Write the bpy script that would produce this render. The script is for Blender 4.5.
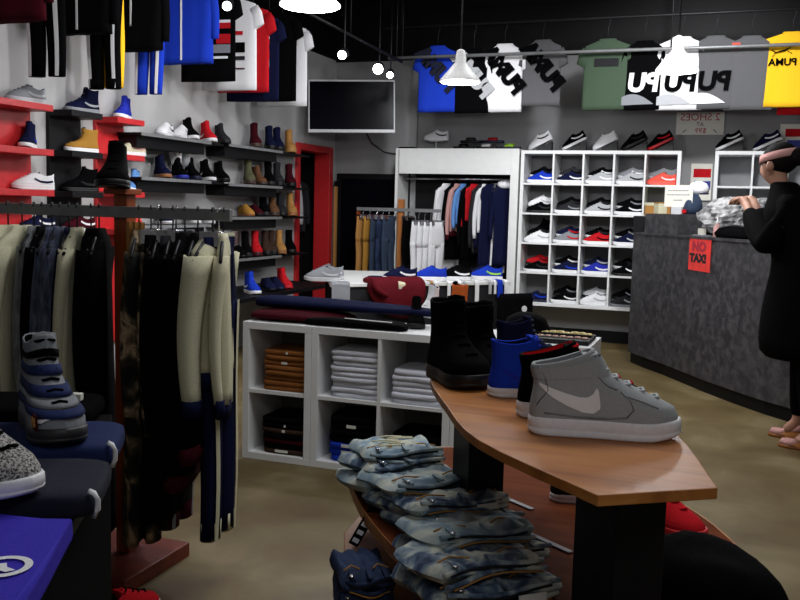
import bpy, bmesh, math, random
from mathutils import Vector, Matrix
random.seed(7)
for o in list(bpy.data.objects): bpy.data.objects.remove(o)
SC = bpy.context.scene; COL = SC.collection
R = math.radians
# ---------------------------------------------------------------- camera
FPX = 900.0; EYE = Vector((0, 0, 1.36)); PT, RL, YW = R(5.97), R(1.485), R(-20.03)
fwd = Vector((math.sin(YW)*math.cos(PT), math.cos(YW)*math.cos(PT), -math.sin(PT)))
rt = Vector((math.cos(YW), -math.sin(YW), 0)); up = rt.cross(fwd)
RT = rt*math.cos(RL) + up*math.sin(RL); UP = -rt*math.sin(RL) + up*math.cos(RL)
cd = bpy.data.cameras.new('camera'); cam = bpy.data.objects.new('camera', cd); COL.objects.link(cam)
m3 = Matrix((RT, UP, -fwd)).transposed(); cam.matrix_world = Matrix.Translation(EYE) @ m3.to_4x4()
cd.sensor_width = 36; cd.lens = FPX/800*36; cd.clip_start = .05; SC.camera = cam
def at(px, py, ax, v):
    """point of the room seen at a photo position, at a known wall plane / height"""
    d = fwd + RT*((px-400)/FPX) + UP*((300-py)/FPX); i = 'xyz'.index(ax)
    return EYE + d*((v-EYE[i])/d[i])
# ---------------------------------------------------------------- world, exposure
w = bpy.data.worlds.new('world'); SC.world = w; w.use_nodes = True
w.node_tree.nodes['Background'].inputs[0].default_value = (.5, .55, .7, 1); w.node_tree.nodes['Background'].inputs[1].default_value = .005
vs = SC.view_settings; vs.view_transform = 'Standard'; vs.look = 'None'; vs.gamma = 1; vs.use_curve_mapping = False; vs.exposure = 0.22
# ---------------------------------------------------------------- ceiling lights out of frame, added spots and room lamps
def light(kind, loc, power, color=(.97, .98, 1), size=.1, target=None, spot=60, blend=.6, sy=None):
    l = bpy.data.lights.new(kind.lower()+'_light', kind); l.energy = power; l.color = color
    if kind == 'AREA':
        l.size = size
        if sy: l.shape = 'RECTANGLE'; l.size_y = sy
    else: l.shadow_soft_size = size
    if kind == 'SPOT': l.spot_size = R(spot); l.spot_blend = blend
    o = bpy.data.objects.new('unseen_light', l); COL.objects.link(o); o.location = loc
    if target: o.rotation_euler = (Vector(target)-Vector(loc)).to_track_quat('-Z', 'Y').to_euler()
    return o
light('AREA', (-.6, 3.2, 3.35), 48, size=2.4, sy=1.2)
light('AREA', (-1.4, 6.9, 3.4), 46, size=3.0, sy=.8)
light('AREA', (.7, -1.0, 3.3), 26, size=1.6, sy=1.6)
light('SPOT', (-1.6, 4.6, 3.2), 130, size=.12, target=(-4.3, 6.6, 1.5), spot=75, blend=.8)
light('SPOT', (-1.6, 3.6, 3.2), 90, size=.12, target=(-4.3, 4.7, 1.7), spot=70, blend=.8)
light('SPOT', (-.3, 6.2, 3.35), 300, size=.15, target=(-.4, 9.4, 1.8), spot=72, blend=.9)  # added spot without a fixture, brightens the right of the back wall
light('SPOT', (-2.1, 6.4, 3.35), 150, size=.15, target=(-2.6, 9.3, 1.5), spot=55, blend=.9)  # added spot without a fixture, brightens the open closet
# ---------------------------------------------------------------- materials
MC = {}
def mat(name, col, rough=.7, metal=0, bump=.15, scale=60, var=.12, emit=None, spec=None):
    if name in MC: return MC[name]
    m = bpy.data.materials.new(name); m.use_nodes = True; nt = m.node_tree; b = nt.nodes['Principled BSDF']
    b.inputs['Roughness'].default_value = rough; b.inputs['Metallic'].default_value = metal
    b.inputs['Specular IOR Level'].default_value = spec if spec is not None else (.1 if rough > .7 else .45)
    tc = nt.nodes.new('ShaderNodeTexCoord'); n = nt.nodes.new('ShaderNodeTexNoise'); n.inputs['Scale'].default_value = scale; n.inputs['Detail'].default_value = 4
    nt.links.new(tc.outputs['Object'], n.inputs['Vector'])
    r = nt.nodes.new('ShaderNodeValToRGB'); c = Vector(col)
    r.color_ramp.elements[0].position = .3; r.color_ramp.elements[1].position = .7
    r.color_ramp.elements[0].color = (*(c*(1-var)), 1); r.color_ramp.elements[1].color = (*(c*(1+var)), 1)
    nt.links.new(n.outputs['Fac'], r.inputs['Fac']); nt.links.new(r.outputs['Color'], b.inputs['Base Color'])
    if bump:
        bp = nt.nodes.new('ShaderNodeBump'); bp.inputs['Strength'].default_value = bump; bp.inputs['Distance'].default_value = .003
        nt.links.new(n.outputs['Fac'], bp.inputs['Height']); nt.links.new(bp.outputs['Normal'], b.inputs['Normal'])
    if emit: b.inputs['Emission Color'].default_value = (*emit[0], 1); b.inputs['Emission Strength'].default_value = emit[1]
    MC[name] = m; return m
def ramp_mat(name, cols, scale=6, detail=6, rough=.6, stretch=None, bump=.1, dist=.6, spec=None):
    m = bpy.data.materials.new(name); m.use_nodes = True; nt = m.node_tree; b = nt.nodes['Principled BSDF']; b.inputs['Roughness'].default_value = rough
    b.inputs['Specular IOR Level'].default_value = spec if spec is not None else (.12 if rough > .7 else .4)
    tc = nt.nodes.new('ShaderNodeTexCoord'); mp = nt.nodes.new('ShaderNodeMapping'); n = nt.nodes.new('ShaderNodeTexNoise')
    if stretch: mp.inputs['Scale'].default_value = stretch
    n.inputs['Scale'].default_value = scale; n.inputs['Detail'].default_value = detail; n.inputs['Distortion'].default_value = dist
    nt.links.new(tc.outputs['Object'], mp.inputs['Vector']); nt.links.new(mp.outputs['Vector'], n.inputs['Vector'])
    r = nt.nodes.new('ShaderNodeValToRGB'); e = r.color_ramp.elements
    while len(e) < len(cols): e.new(.5)
    for k, (p, c) in enumerate(cols): e[k].position = p; e[k].color = (*c, 1)
    nt.links.new(n.outputs['Fac'], r.inputs['Fac']); nt.links.new(r.outputs['Color'], b.inputs['Base Color'])
    if bump:
        bp = nt.nodes.new('ShaderNodeBump'); bp.inputs['Strength'].default_value = bump; bp.inputs['Distance'].default_value = .004
        nt.links.new(n.outputs['Fac'], bp.inputs['Height']); nt.links.new(bp.outputs['Normal'], b.inputs['Normal'])
    MC[name] = m; return m
def C(name):
    return MC[name]
PAL = dict(black=(.0016, .0016, .0020), white=(.78, .78, .80), grey=(.22, .23, .25), lightgrey=(.42, .43, .45), tee_grey=(.105, .105, .11), charcoal=(.022, .022, .025), navy=(.007, .009, .034),
           blue=(.012, .04, .42), royal=(.02, .03, .34), skyblue=(.12, .28, .62), red=(.48, .012, .018), maroon=(.045, .004, .008), tan=(.40, .20, .06), mustard=(.36, .18, .035),
           brown=(.13, .06, .03), darkbrown=(.045, .025, .018), cream=(.60, .57, .40), yellow=(.85, .48, .02), green=(.055, .085, .055), orange=(.62, .13, .03), coral=(.75, .10, .07),
           gum=(.30, .12, .04), silver=(.55, .56, .58), pink=(.55, .30, .28), olive=(.09, .09, .05), bluegrey=(.035, .05, .085), lime=(.35, .65, .05))
for k, v in PAL.items():
    mat(k, v, rough=.92, bump=.35, scale=220, var=.10, spec=.05); mat('rub_'+k, v, rough=.5, bump=.05, scale=90, var=.05, spec=.4)
mat('paint_white', (.76, .77, .76), .45, bump=.03, scale=15, var=.03)
mat('paint_shelf', (.78, .79, .79), .35, bump=.02, scale=10, var=.02)
mat('shelf_back', (.20, .20, .21), .6, bump=.02, scale=10, var=.05)
mat('red_paint', (.50, .018, .022), .4, bump=.04, scale=20, var=.08)
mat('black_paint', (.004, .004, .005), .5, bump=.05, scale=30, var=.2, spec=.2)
mat('dark_metal', (.03, .03, .033), .45, .6, bump=.02); mat('steel', (.24, .245, .25), .45, .35, bump=.02, scale=20)
mat('chrome', (.6, .6, .62), .25, 1, bump=0); mat('screen', (.002, .002, .004), .22, spec=.06, bump=0, var=.1)
mat('paper', (.72, .71, .64), .8, bump=.05, scale=40, var=.04); mat('orange_sign', (.78, .045, .035), .6, bump=.04, scale=12, var=.12)
mat('ink_red', (.40, .04, .06), .8, bump=0); mat('ink_black', (.03, .03, .035), .8, bump=0); mat('ink_blue', (.03, .04, .25), .7, bump=0)
mat('skin', (.42, .22, .15), .55, bump=.1, scale=80, var=.06); mat('hair', (.006, .004, .004), .75, bump=.5, scale=120, var=.3)
mat('lamp_white', (.8, .8, .8), .4, bump=0, emit=((1, .98, .95), 1.0)); mat('lamp_silver', (.55, .55, .55), .35, bump=0, emit=((1, .98, .95), .16)); mat('bulb', (1, 1, 1), .3, bump=0, emit=((1, .98, .95), 14)); mat('lens', (1, 1, 1), .3, bump=0, emit=((.92, .95, 1), 10))
ramp_mat('concrete', [(.28, (.080, .046, .014)), (.42, (.120, .082, .030)), (.54, (.148, .110, .046)), (.66, (.205, .162, .080)), (.80, (.12, .074, .026))], 2.2, 12, .55, bump=.04, dist=.35)
ramp_mat('wall_left_paint', [(.3, (.40, .395, .40)), (.7, (.47, .465, .46))], 1.1, 5, .75, bump=.03)
ramp_mat('wall_back_paint', [(.3, (.25, .25, .255)), (.7, (.32, .32, .325))], 1.3, 5, .8, bump=.03)
ramp_mat('laminate', [(.35, (.022, .022, .026)), (.5, (.042, .041, .046)), (.65, (.072, .070, .074))], 16, 10, .55, bump=.05)
ramp_mat('wood', [(.25, (.25, .075, .013)), (.5, (.38, .135, .027)), (.75, (.49, .20, .048))], 9, 6, .45, stretch=(.25, 3, 3), bump=.03, dist=.4)
ramp_mat('wood_red', [(.3, (.25, .045, .010)), (.7, (.36, .080, .018))], 8, 6, .35, stretch=(3, 3, .4), bump=.03)
ramp_mat('wood_base', [(.3, (.10, .012, .005)), (.7, (.18, .026, .010))], 8, 6, .5, stretch=(.4, 3, 3), bump=.03)
ramp_mat('wood_orange', [(.3, (.35, .12, .03)), (.7, (.52, .20, .06))], 8, 6, .4, stretch=(3, 3, .4), bump=.03)
ramp_mat('denim_light', [(.30, (.09, .14, .21)), (.45, (.22, .30, .36)), (.58, (.42, .47, .44)), (.72, (.62, .62, .50))], 11, 8, .85, bump=.3)
ramp_mat('denim', [(.36, (.030, .048, .09)), (.46, (.11, .155, .22)), (.55, (.30, .35, .36)), (.64, (.58, .59, .50))], 16, 8, .85, bump=.35)
ramp_mat('denim_dark', [(.35, (.010, .014, .035)), (.65, (.035, .055, .12))], 10, 8, .85, bump=.3)
ramp_mat('camo', [(.44, (.008, .008, .008)), (.50, (.03, .028, .02)), (.58, (.12, .085, .05)), (.64, (.38, .28, .17)), (.70, (.02, .02, .016))], 9, 3, .85, bump=.2, dist=.9)
ramp_mat('heather', [(.35, (.035, .042, .075)), (.65, (.12, .14, .20))], 60, 6, .9, stretch=(1, 1, .3), bump=.2)
ramp_mat('heather_grey', [(.35, (.11, .115, .12)), (.65, (.24, .245, .25))], 60, 6, .9, stretch=(1, 1, .3), bump=.2)
ramp_mat('knit', [(.42, (.05, .05, .05)), (.5, (.28, .27, .26)), (.6, (.5, .48, .45))], 260, 3, .9, bump=.3)
ramp_mat('gold_foil', [(.35, (.10, .07, .02)), (.5, (.65, .50, .16)), (.65, (.95, .85, .45))], 30, 4, .3, bump=.5)
ramp_mat('beads', [(.4, (.08, .04, .03)), (.5, (.5, .25, .18)), (.62, (.55, .50, .45))], 45, 3, .5, bump=.5)
ramp_mat('plastic_bag', [(.35, (.12, .12, .125)), (.5, (.34, .34, .35)), (.68, (.62, .62, .62))], 14, 6, .35, bump=.8, dist=1.5)
mat('af_grey', (.33, .345, .35), .9, bump=.25, scale=260, var=.06, spec=.2); mat('af_white', (.80, .80, .80), .5, bump=.05, scale=60, var=.03); mat('af_lace', (.50, .52, .54), .85, bump=.3, scale=200, var=.06); mat('af_lining', (.22, .22, .23), .9, bump=.2, scale=150, var=.08); mat('af_seam', (.24, .25, .255), .9, bump=0)
mat('navy_cloth', (.010, .019, .080), .85, bump=.3, scale=200, var=.12, spec=.2); mat('dark_navy', (.009, .010, .022), .85, bump=.3, scale=200, var=.12, spec=.2); mat('violet_blue', (.045, .03, .42), .8, bump=.25, scale=180, var=.08)
ramp_mat('wood_shaded', [(.3, (.085, .019, .006)), (.7, (.14, .036, .011))], 9, 6, .85, spec=.08, stretch=(.25, 3, 3), bump=.03, dist=.4)  # table wood darkened: shade below the upper top is in the colour
mat('red_cloth', (.085, .004, .008), .85, bump=.3, scale=120, var=.15); mat('rust', (.235, .085, .022), .85, bump=.3, scale=200, var=.12); mat('shirt_white', (.62, .63, .70), .85, bump=.3, scale=200, var=.05)
# ---------------------------------------------------------------- mesh helpers
class MB:
    def __init__(s): s.v = []; s.f = []; s.s = []; s.m = []
    def add(s, vs, fs, smooth=False, mi=0):
        n = len(s.v); s.v += [tuple(p) for p in vs]; s.f += [tuple(i+n for i in f) for f in fs]; s.s += [smooth]*len(fs); s.m += [mi]*len(fs); return s
    def box(s, x0, x1, y0, y1, z0, z1, mi=0):
        return s.add([(x0,y0,z0),(x1,y0,z0),(x1,y1,z0),(x0,y1,z0),(x0,y0,z1),(x1,y0,z1),(x1,y1,z1),(x0,y1,z1)],
                     [(3,2,1,0),(4,5,6,7),(0,1,5,4),(1,2,6,5),(2,3,7,6),(3,0,4,7)], False, mi)
    def prism(s, poly, z0, z1, mi=0):
        n = len(poly); return s.add([(p[0],p[1],z0) for p in poly]+[(p[0],p[1],z1) for p in poly],
              [tuple(range(n-1,-1,-1)), tuple(range(n,2*n))]+[(i,(i+1)%n,n+(i+1)%n,n+i) for i in range(n)], False, mi)
    def loft(s, rings, cap0=True, cap1=True, smooth=True, mi=0):
        n = len(rings[0]); V = [p for r in rings for p in r]; F = []
        for k in range(len(rings)-1):
            for i in range(n): F.append((k*n+i, k*n+(i+1)%n, (k+1)*n+(i+1)%n, (k+1)*n+i))
        s.add(V, F, smooth, mi); b = len(s.v)-len(V)
        if cap0: s.f.append(tuple(b+i for i in range(n-1,-1,-1))); s.s.append(False); s.m.append(mi)
        if cap1: s.f.append(tuple(b+(len(rings)-1)*n+i for i in range(n))); s.s.append(False); s.m.append(mi)
        return s
    def tube(s, path, r, n=8, mi=0, flat=1.0):
        P = [Vector(p) for p in path]; rs = r if isinstance(r, (list, tuple)) else [r]*len(P); rings = []
        for i, p in enumerate(P):
            t = (P[min(i+1,len(P)-1)]-P[max(i-1,0)]).normalized(); a = Vector((0,0,1)) if abs(t.z) < .9 else Vector((0,1,0))
            u = t.cross(a).normalized(); v = u.cross(t)
            rings.append([p+u*math.cos(2*math.pi*j/n)*rs[i]+v*math.sin(2*math.pi*j/n)*rs[i]*flat for j in range(n)])
        return s.loft(rings, mi=mi)
    def lathe(s, prof, n=24, mi=0, c=(0,0,0)):
        return s.loft([[(c[0]+r*math.cos(2*math.pi*j/n), c[1]+r*math.sin(2*math.pi*j/n), c[2]+z) for j in range(n)] for r, z in prof], mi=mi)
    def xf(s, M): s.v = [tuple(M @ Vector(p)) for p in s.v]; return s
    def mesh(s, name, mats):
        me = bpy.data.meshes.new(name); me.from_pydata(s.v, [], s.f)
        for mm in mats: me.materials.append(mm if not isinstance(mm, str) else C(mm))
        me.polygons.foreach_set('use_smooth', s.s); me.polygons.foreach_set('material_index', s.m)
        b = bmesh.new(); b.from_mesh(me); bmesh.ops.recalc_face_normals(b, faces=b.faces); b.to_mesh(me); b.free(); me.update(); return me
    def build(s, name, mats, parent=None, loc=None, rz=0, bevel=0, sub=0):
        if not isinstance(mats, (list, tuple)): mats = [mats]
        o = bpy.data.objects.new(name, s.mesh(name, mats)); COL.objects.link(o); o.parent = parent
        if loc is not None: o.location = loc
        o.rotation_euler[2] = rz
        if bevel: b = o.modifiers.new('bevel', 'BEVEL'); b.width = bevel; b.segments = 2; b.limit_method = 'ANGLE'
        if sub: b = o.modifiers.new('sub', 'SUBSURF'); b.levels = sub; b.render_levels = sub
        return o
def tag(o, label, cat, group=None, kind=None):
    o['label'] = label; o['category'] = cat
    if group: o['group'] = group
    if kind: o['kind'] = kind
    return o
def empty(name, loc, rz=0, label=None, cat=None, group=None):
    o = bpy.data.objects.new(name, None); COL.objects.link(o); o.location = loc; o.rotation_euler = (0, 0, rz); o.empty_display_size = .1
    if label: tag(o, label, cat, group)
    return o
def struct(o): o['kind'] = 'structure'; return o
def bx(name, b, m, parent=None, bevel=0, loc=None, rz=0):
    return MB().box(*b).build(name, m, parent, loc, rz, bevel)
def text(s, size, depth, mirror=True, bold=0.0, shear=0):
    c = bpy.data.curves.new('lettering', 'FONT'); c.body = s; c.size = size; c.extrude = depth; c.align_x = 'CENTER'; c.align_y = 'CENTER'; c.offset = bold; c.shear = shear; c.resolution_u = 3
    o = bpy.data.objects.new('lettering', c); COL.objects.link(o); bpy.context.view_layer.update()
    me = bpy.data.meshes.new_from_object(o.evaluated_get(bpy.context.evaluated_depsgraph_get())); bpy.data.objects.remove(o)
    me.transform(Matrix(((-1 if mirror else 1,0,0,0),(0,0,1,0),(0,1,0,0),(0,0,0,1))))   # letters stand in the xz plane, read from -y
    if not mirror: me.flip_normals()
    me.materials.clear(); return me
def letters(name, s, size, m, parent, loc, mirror=True, roty=0, bold=0, depth=.001, shear=0):
    me = text(s, size, depth, mirror, bold, shear); me.materials.append(C(m)); o = bpy.data.objects.new(name, me); COL.objects.link(o); o.parent = parent; o.location = loc; o.rotation_euler = (0, roty, 0); return o
# ---------------------------------------------------------------- room shell
XL, XR, YB, YF, ZC = -4.3, 2.6, 9.5, -2.2, 3.6
struct(bx('floor', (XL-2, XR, YF, YB, -.1, 0), 'concrete'))
struct(bx('ceiling', (XL-2, XR+.1, YF-.1, YB+.1, ZC, ZC+.1), 'black_paint'))
DY0, DY1, DZ = 8.56, 9.33, 1.93
wl = MB(); wl.box(XL-.12, XL, YF, DY0, 0, ZC); wl.box(XL-.12, XL, DY1, YB, 0, ZC); wl.box(XL-.12, XL, DY0, DY1, DZ, ZC); struct(wl.build('wall_left', 'wall_left_paint'))
struct(bx('trim_1', (XL, XL+.012, YF, YB-.013, 2.97, ZC), 'black_paint')); struct(bx('trim_2', (XL, XR, YB-.012, YB, 2.95, ZC), 'black_paint'))
struct(bx('wall_back', (XL-.12, XR+.1, YB, YB+.1, 0, ZC), 'wall_back_paint'))
struct(bx('wall_right', (XR, XR+.1, YF, YB, 0, ZC), 'wall_back_paint')); struct(bx('wall_front', (XL-2, XR+.1, YF-.1, YF, 0, ZC), 'wall_left_paint'))
# stock room behind the red door frame; its darkness is put in as black walls
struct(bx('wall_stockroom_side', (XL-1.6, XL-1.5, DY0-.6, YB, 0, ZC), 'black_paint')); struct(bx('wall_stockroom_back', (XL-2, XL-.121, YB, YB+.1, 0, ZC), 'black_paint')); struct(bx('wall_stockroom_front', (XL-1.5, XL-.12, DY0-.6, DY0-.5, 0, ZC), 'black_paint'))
df = MB(); df.box(XL-.16, XL+.03, DY0-.06, DY0+.012, 0, DZ+.06); df.box(XL-.16, XL+.03, DY1-.03, DY1+.06, 0, DZ+.06); df.box(XL-.16, XL+.03, DY0+.012, DY1-.03, DZ-.012, DZ+.06)
struct(df.build('door_1', 'red_paint', bevel=.004))
struct(bx('trim_3', (-3.36, -3.30, YB-.05, YB, 0, 2.95), 'wall_back_paint'))
struct(bx('baseboard_back', (-4.28, XR, YB-.03, YB, 0, .12), 'black_paint'))
# ---------------------------------------------------------------- shoe builder
def lerp_tab(T, x):
    if x <= T[0][0]: return T[0][1]
    for a, b in zip(T, T[1:]):
        if x <= b[0]: return a[1]+(b[1]-a[1])*(x-a[0])/(b[0]-a[0])
    return T[-1][1]
FOOT = [(0, 0), (.012, .30), (.04, .52), (.1, .68), (.25, .74), (.42, .77), (.58, .92), (.70, 1), (.80, .98), (.88, .85), (.94, .66), (.98, .40), (1, 0)]
TOE = [(0, 0), (.012, .30), (.04, .50), (.12, .68), (.3, .74), (.5, .78), (.7, .78), (.85, .68), (.94, .50), (.98, .30), (1, 0)]
def shape(u, k): return lerp_tab(FOOT, u)*(1-k)+lerp_tab(TOE, u)*k
US = [0, .012, .04, .09, .16, .25, .36, .48, .60, .70, .80, .88, .94, .98, 1]
# style: sole height, levels of (z, back, front, width, blend), z-dish of the collar
ST = {
 'low': dict(hs=.026, L=.28, lv=[(.020,.006,.985,.97,0),(.040,.004,.975,.97,.1),(.054,.010,.93,.90,.3),(.064,.018,.83,.84,.5),(.074,.024,.70,.78,.7),(.086,.026,.58,.72,.9),(.094,.028,.47,.62,1)], dish=.020, tilt=.012),
 'runner': dict(hs=.034, L=.29, lv=[(.026,.006,.98,.95,0),(.044,.004,.965,.95,.1),(.058,.010,.90,.88,.3),(.070,.018,.80,.82,.5),(.082,.020,.68,.76,.7),(.094,.018,.55,.70,.9),(.102,.016,.44,.60,1)], dish=.024, tilt=.016),
 'mid': dict(hs=.036, L=.30, lv=[(.026,.010,.98,.95,0),(.046,.008,.975,.95,.05),(.062,.014,.945,.91,.2),(.074,.020,.86,.86,.4),(.086,.026,.75,.80,.6),(.098,.030,.64,.76,.8),(.110,.028,.545,.72,.95),(.122,.020,.475,.68,1),(.134,.012,.44,.65,1),(.142,.010,.42,.64,1)], dish=.006, tilt=.034),
 'high': dict(hs=.030, L=.28, lv=[(.022,.010,.98,.95,0),(.042,.008,.97,.95,.05),(.056,.014,.93,.90,.2),(.068,.020,.84,.84,.4),(.082,.028,.72,.78,.6),(.098,.034,.60,.74,.8),(.115,.036,.52,.70,.95),(.135,.034,.47,.66,1),(.155,.026,.45,.66,1),(.168,.022,.44,.66,1)], dish=.016, tilt=.012),
 'boot': dict(hs=.036, L=.29, lv=[(.030,.012,.98,.95,0),(.050,.010,.975,.96,.05),(.066,.014,.94,.92,.2),(.080,.022,.84,.86,.4),(.094,.032,.70,.80,.6),(.110,.038,.59,.76,.8),(.130,.040,.52,.72,.95),(.155,.036,.49,.72,1),(.185,.026,.49,.76,1),(.205,.022,.49,.78,1)], dish=.010, tilt=.004),
}
def st_hw(st, x, z, W):
    lv = st['lv']; L = st['L']; z = max(lv[0][0], min(lv[-1][0], z)); a = lv[0]; b = lv[-1]
    for p, q in zip(lv, lv[1:]):
        if p[0] <= z <= q[0]: a, b = p, q; break
    t = 0 if b[0] == a[0] else (z-a[0])/(b[0]-a[0]); c = [a[i]+(b[i]-a[i])*t for i in range(5)]
    u = (x/L-c[1])/(c[2]-c[1]); return shape(max(0, min(1, u)), c[4])*c[3]*W/2
def zoff(st, x, z, u):
    lv = st['lv']; f = max(0, (z-lv[0][0])/(lv[-1][0]-lv[0][0])); return (f**3)*(st['dish']*((2*u-1)**2-.5)+st['tilt']*(u-.3))
def ringf(st, lev, W, fine):
    z, xb, xf, wd, k = lev; L = st['L']; us = US if not fine else [1-(math.cos(math.pi*i/30)+1)/2 for i in range(31)]
    top = []; bot = []
    for u in us:
        x = (xb+(xf-xb)*u)*L; y = shape(u, k)*wd*W/2; zz = z+zoff(st, x, z, u); top.append((x, y, zz)); bot.append((x, -y, zz))
    return top + bot[-2:0:-1]
SWOOSH_T = [(.10, .088), (.18, .076), (.28, .064), (.38, .054), (.46, .050), (.52, .052), (.55, .058), (.575, .072)]
SWOOSH_B = [(.10, .084), (.18, .064), (.28, .047), (.38, .038), (.46, .037), (.52, .043), (.555, .054), (.575, .070)]
STRIPE_T = [(.06, .066), (.2, .060), (.35, .064), (.48, .078)]; STRIPE_B = [(.06, .052), (.2, .044), (.35, .048), (.50, .068)]
def decal(st, W, T, B, off=.0018, zs=1, n=14, side=(1, -1)):
    mb = MB()
    for sd in side:
        V = []; F = []
        for i in range(n+1):
            t = i/n*(len(T)-1); k = min(int(t), len(T)-2); f = t-k
            a = [T[k][j]+(T[k+1][j]-T[k][j])*f for j in (0, 1)]; b = [B[k][j]+(B[k+1][j]-B[k][j])*f for j in (0, 1)]
            for q in range(4):
                x = (b[0]+(a[0]-b[0])*q/3)*st['L']; z = (b[1]+(a[1]-b[1])*q/3)*zs; y = st_hw(st, x, z, W)+off
                V.append((x, sd*y, z+zoff(st, x, z, max(0, min(1, x/st['L']*1.8))))); 
        for i in range(n):
            for q in range(3):
                a0 = i*4+q; F.append((a0, a0+4, a0+5, a0+1) if sd < 0 else (a0, a0+1, a0+5, a0+4))
        mb.add(V, F, True)
    return mb
def vamp(st, z):           # front x at height z
    return lerp_tab([(l[0], l[2]*st['L']) for l in st['lv']], z)
SM = {}
def shoe_mbs(style, fine=False, wide=1.0):
    key = (style, fine, wide)
    if key in SM: return SM[key]
    st = ST[style]; L = st['L']; W = .104*wide*L/.28; hs = st['hs']; P = {}
    def ring(z, s, sp=0):
        us = US if not fine else [1-(math.cos(math.pi*i/30)+1)/2 for i in range(31)]
        t = []; b = []
        for u in us:
            x = L/2+(u-.5)*L*s; y = shape(u, 0)*W/2*s; zz = z+max(0, u-.8)*.05*(1 if z < .01 else .6)+ (sp if u < .4 else 0); t.append((x, y, zz)); b.append((x, -y, zz))
        return t+b[-2:0:-1]
    so = MB(); so.loft([ring(0, .965), ring(.004, .99), ring(hs*.35, 1.0), ring(hs*.38, .985), ring(hs*.45, 1.0), ring(hs*.9, .992), ring(hs, .97)]); P['sole'] = so
    upm = MB(); lv = st['lv']; rings = [ringf(st, l, W, fine) for l in lv]
    if fine:                                             # finer rings for the nearest shoes
        R2 = []
        for a, b in zip(lv, lv[1:]):
            for t in (0, .34, .67): R2.append(ringf(st, tuple(a[i]+(b[i]-a[i])*t for i in range(5)), W, True))
        rings = R2+[rings[-1]]
    last = rings[-1]; cx = sum(p[0] for p in last)/len(last)
    def shr(r, s, dz): return [(cx+(p[0]-cx)*s, p[1]*s, p[2]+dz) for p in r]
    upm.loft(rings+[shr(last, .96, .003), shr(last, .88, .001)], cap1=False)
    upm.loft([shr(last, .88, .001), shr(last, .80, -.015), shr(last, .74, -.045)], cap0=False, cap1=True, mi=1); P['upper'] = upm
    lc = MB(); z0, z1 = lv[-1][0]*.98, lv[3][0]
    n = 7 if fine else 4
    for i in range(n):
        z = z1+(z0-z1)*i/(n-1)*.92+.002; x = vamp(st, z)-.004; hw = (.016+.006*i/n)
        zz = z+zoff(st, x, z, .97)
        pts = [(x-.022, -hw, zz-.001), (x-.004, -hw*.7, zz+.004), (x+.002, 0, zz+.006), (x-.004, hw*.7, zz+.004), (x-.022, hw, zz-.001)]
        if fine: pts = [(p[0]+(.006 if q % 2 else -.002), p[1], p[2]) for q, p in enumerate(pts)]
        lc.tube(pts, .0032 if fine else .0035, 6)
    P['laces'] = lc
    zl = lv[-1][0]; xf = lv[-1][2]*L
    tg = MB(); tg.loft([[(xf-.012+.02*k2+dx, y, zl-.03+zz+abs(y)*-.2) for dx, y in ((0,-.022),(0,-.011),(.001,0),(0,.011),(0,.022),(-.009,.02),(-.01,0),(-.009,-.02))] for k2, zz in ((.35, -.005), (.1, .02), (-.15, .045), (-.2, .052))]); P['tongue'] = tg
    P['swoosh'] = decal(st, W, SWOOSH_T, SWOOSH_B) if style != 'mid' else decal(st, W, [(.06,.106),(.14,.095),(.24,.085),(.32,.079),(.37,.079),(.405,.085),(.425,.096)], [(.06,.100),(.14,.078),(.24,.062),(.34,.051),(.41,.049),(.455,.060),(.44,.090)], n=22); P['stripe'] = decal(st, W, STRIPE_T, STRIPE_B)
    SM[key] = P; return P
MESHC = {}
def shoe(loc, rz, style, upper, sole, label, group=None, accent=None, acc='stripe', lace=None, lining='black', fine=False, parts=('laces', 'tongue'), cat='shoe', name=None, pitch=0, cuff=None):
    P = shoe_mbs(style, fine)
    nm = name or {'boot': 'ankle_boot', 'low': 'sneaker', 'runner': 'running_shoe', 'mid': 'mid_top_sneaker', 'high': 'high_top_sneaker'}[style]
    r = empty(nm, loc, rz, label, cat, group); r.rotation_euler = (0, pitch, rz)
    def put(p, mats):
        k = (style, fine, p, tuple(mats))
        if k not in MESHC: MESHC[k] = P[p].mesh(p, mats)
        o = bpy.data.objects.new(p, MESHC[k]); COL.objects.link(o); o.parent = r
        o.location = (-ST[style]['L']/2, 0, 0); return o
    put('sole', ['rub_'+sole]); u = put('upper', [upper, lining])
    if 'laces' in parts: put('laces', [lace or upper])
    if 'tongue' in parts: put('tongue', [lining if not lace else upper])
    if accent: put(acc, [accent])
    return r
# ---------------------------------------------------------------- garments
def se(n, w, t, p, cx=0, cy=0, z=0, ph=0, amp=0, k=5):
    r = []
    for j in range(n):
        a = 2*math.pi*j/n; c, s_ = math.cos(a), math.sin(a)
        x = w*math.copysign(abs(c)**(2/p), c); y = t*math.copysign(abs(s_)**(2/p), s_)
        r.append((cx+x, cy+y+amp*math.sin(k*x/max(w, .01)*2+ph), z+amp*.3*math.cos(3*a+ph)))
    return r
def body_mb(sh, hem, h, th, neck=.07, amp=.006, seed=0, drop=.045, n=32):
    rs = random.Random(seed); ph = rs.random()*6; R_ = []
    R_.append(se(n, neck, th*.6, 2.2, z=.012)); R_.append(se(n, neck*1.15, th*.7, 2.2, z=-.004)); R_.append(se(n, sh*.62, th*.9, 2.4, z=-drop*.45)); R_.append(se(n, sh*.97, th, 2.6, z=-drop))
    for i in range(1, 13):
        f = i/12; z = -drop-.02-(h-drop-.02)*f; ww = sh+(hem-sh)*f; R_.append(se(n, ww, th*(1+.35*f), 2.6, z=z, ph=ph+f*2.2, amp=amp*(.3+f), k=4+seed % 3))
    return MB().loft(R_)
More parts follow.
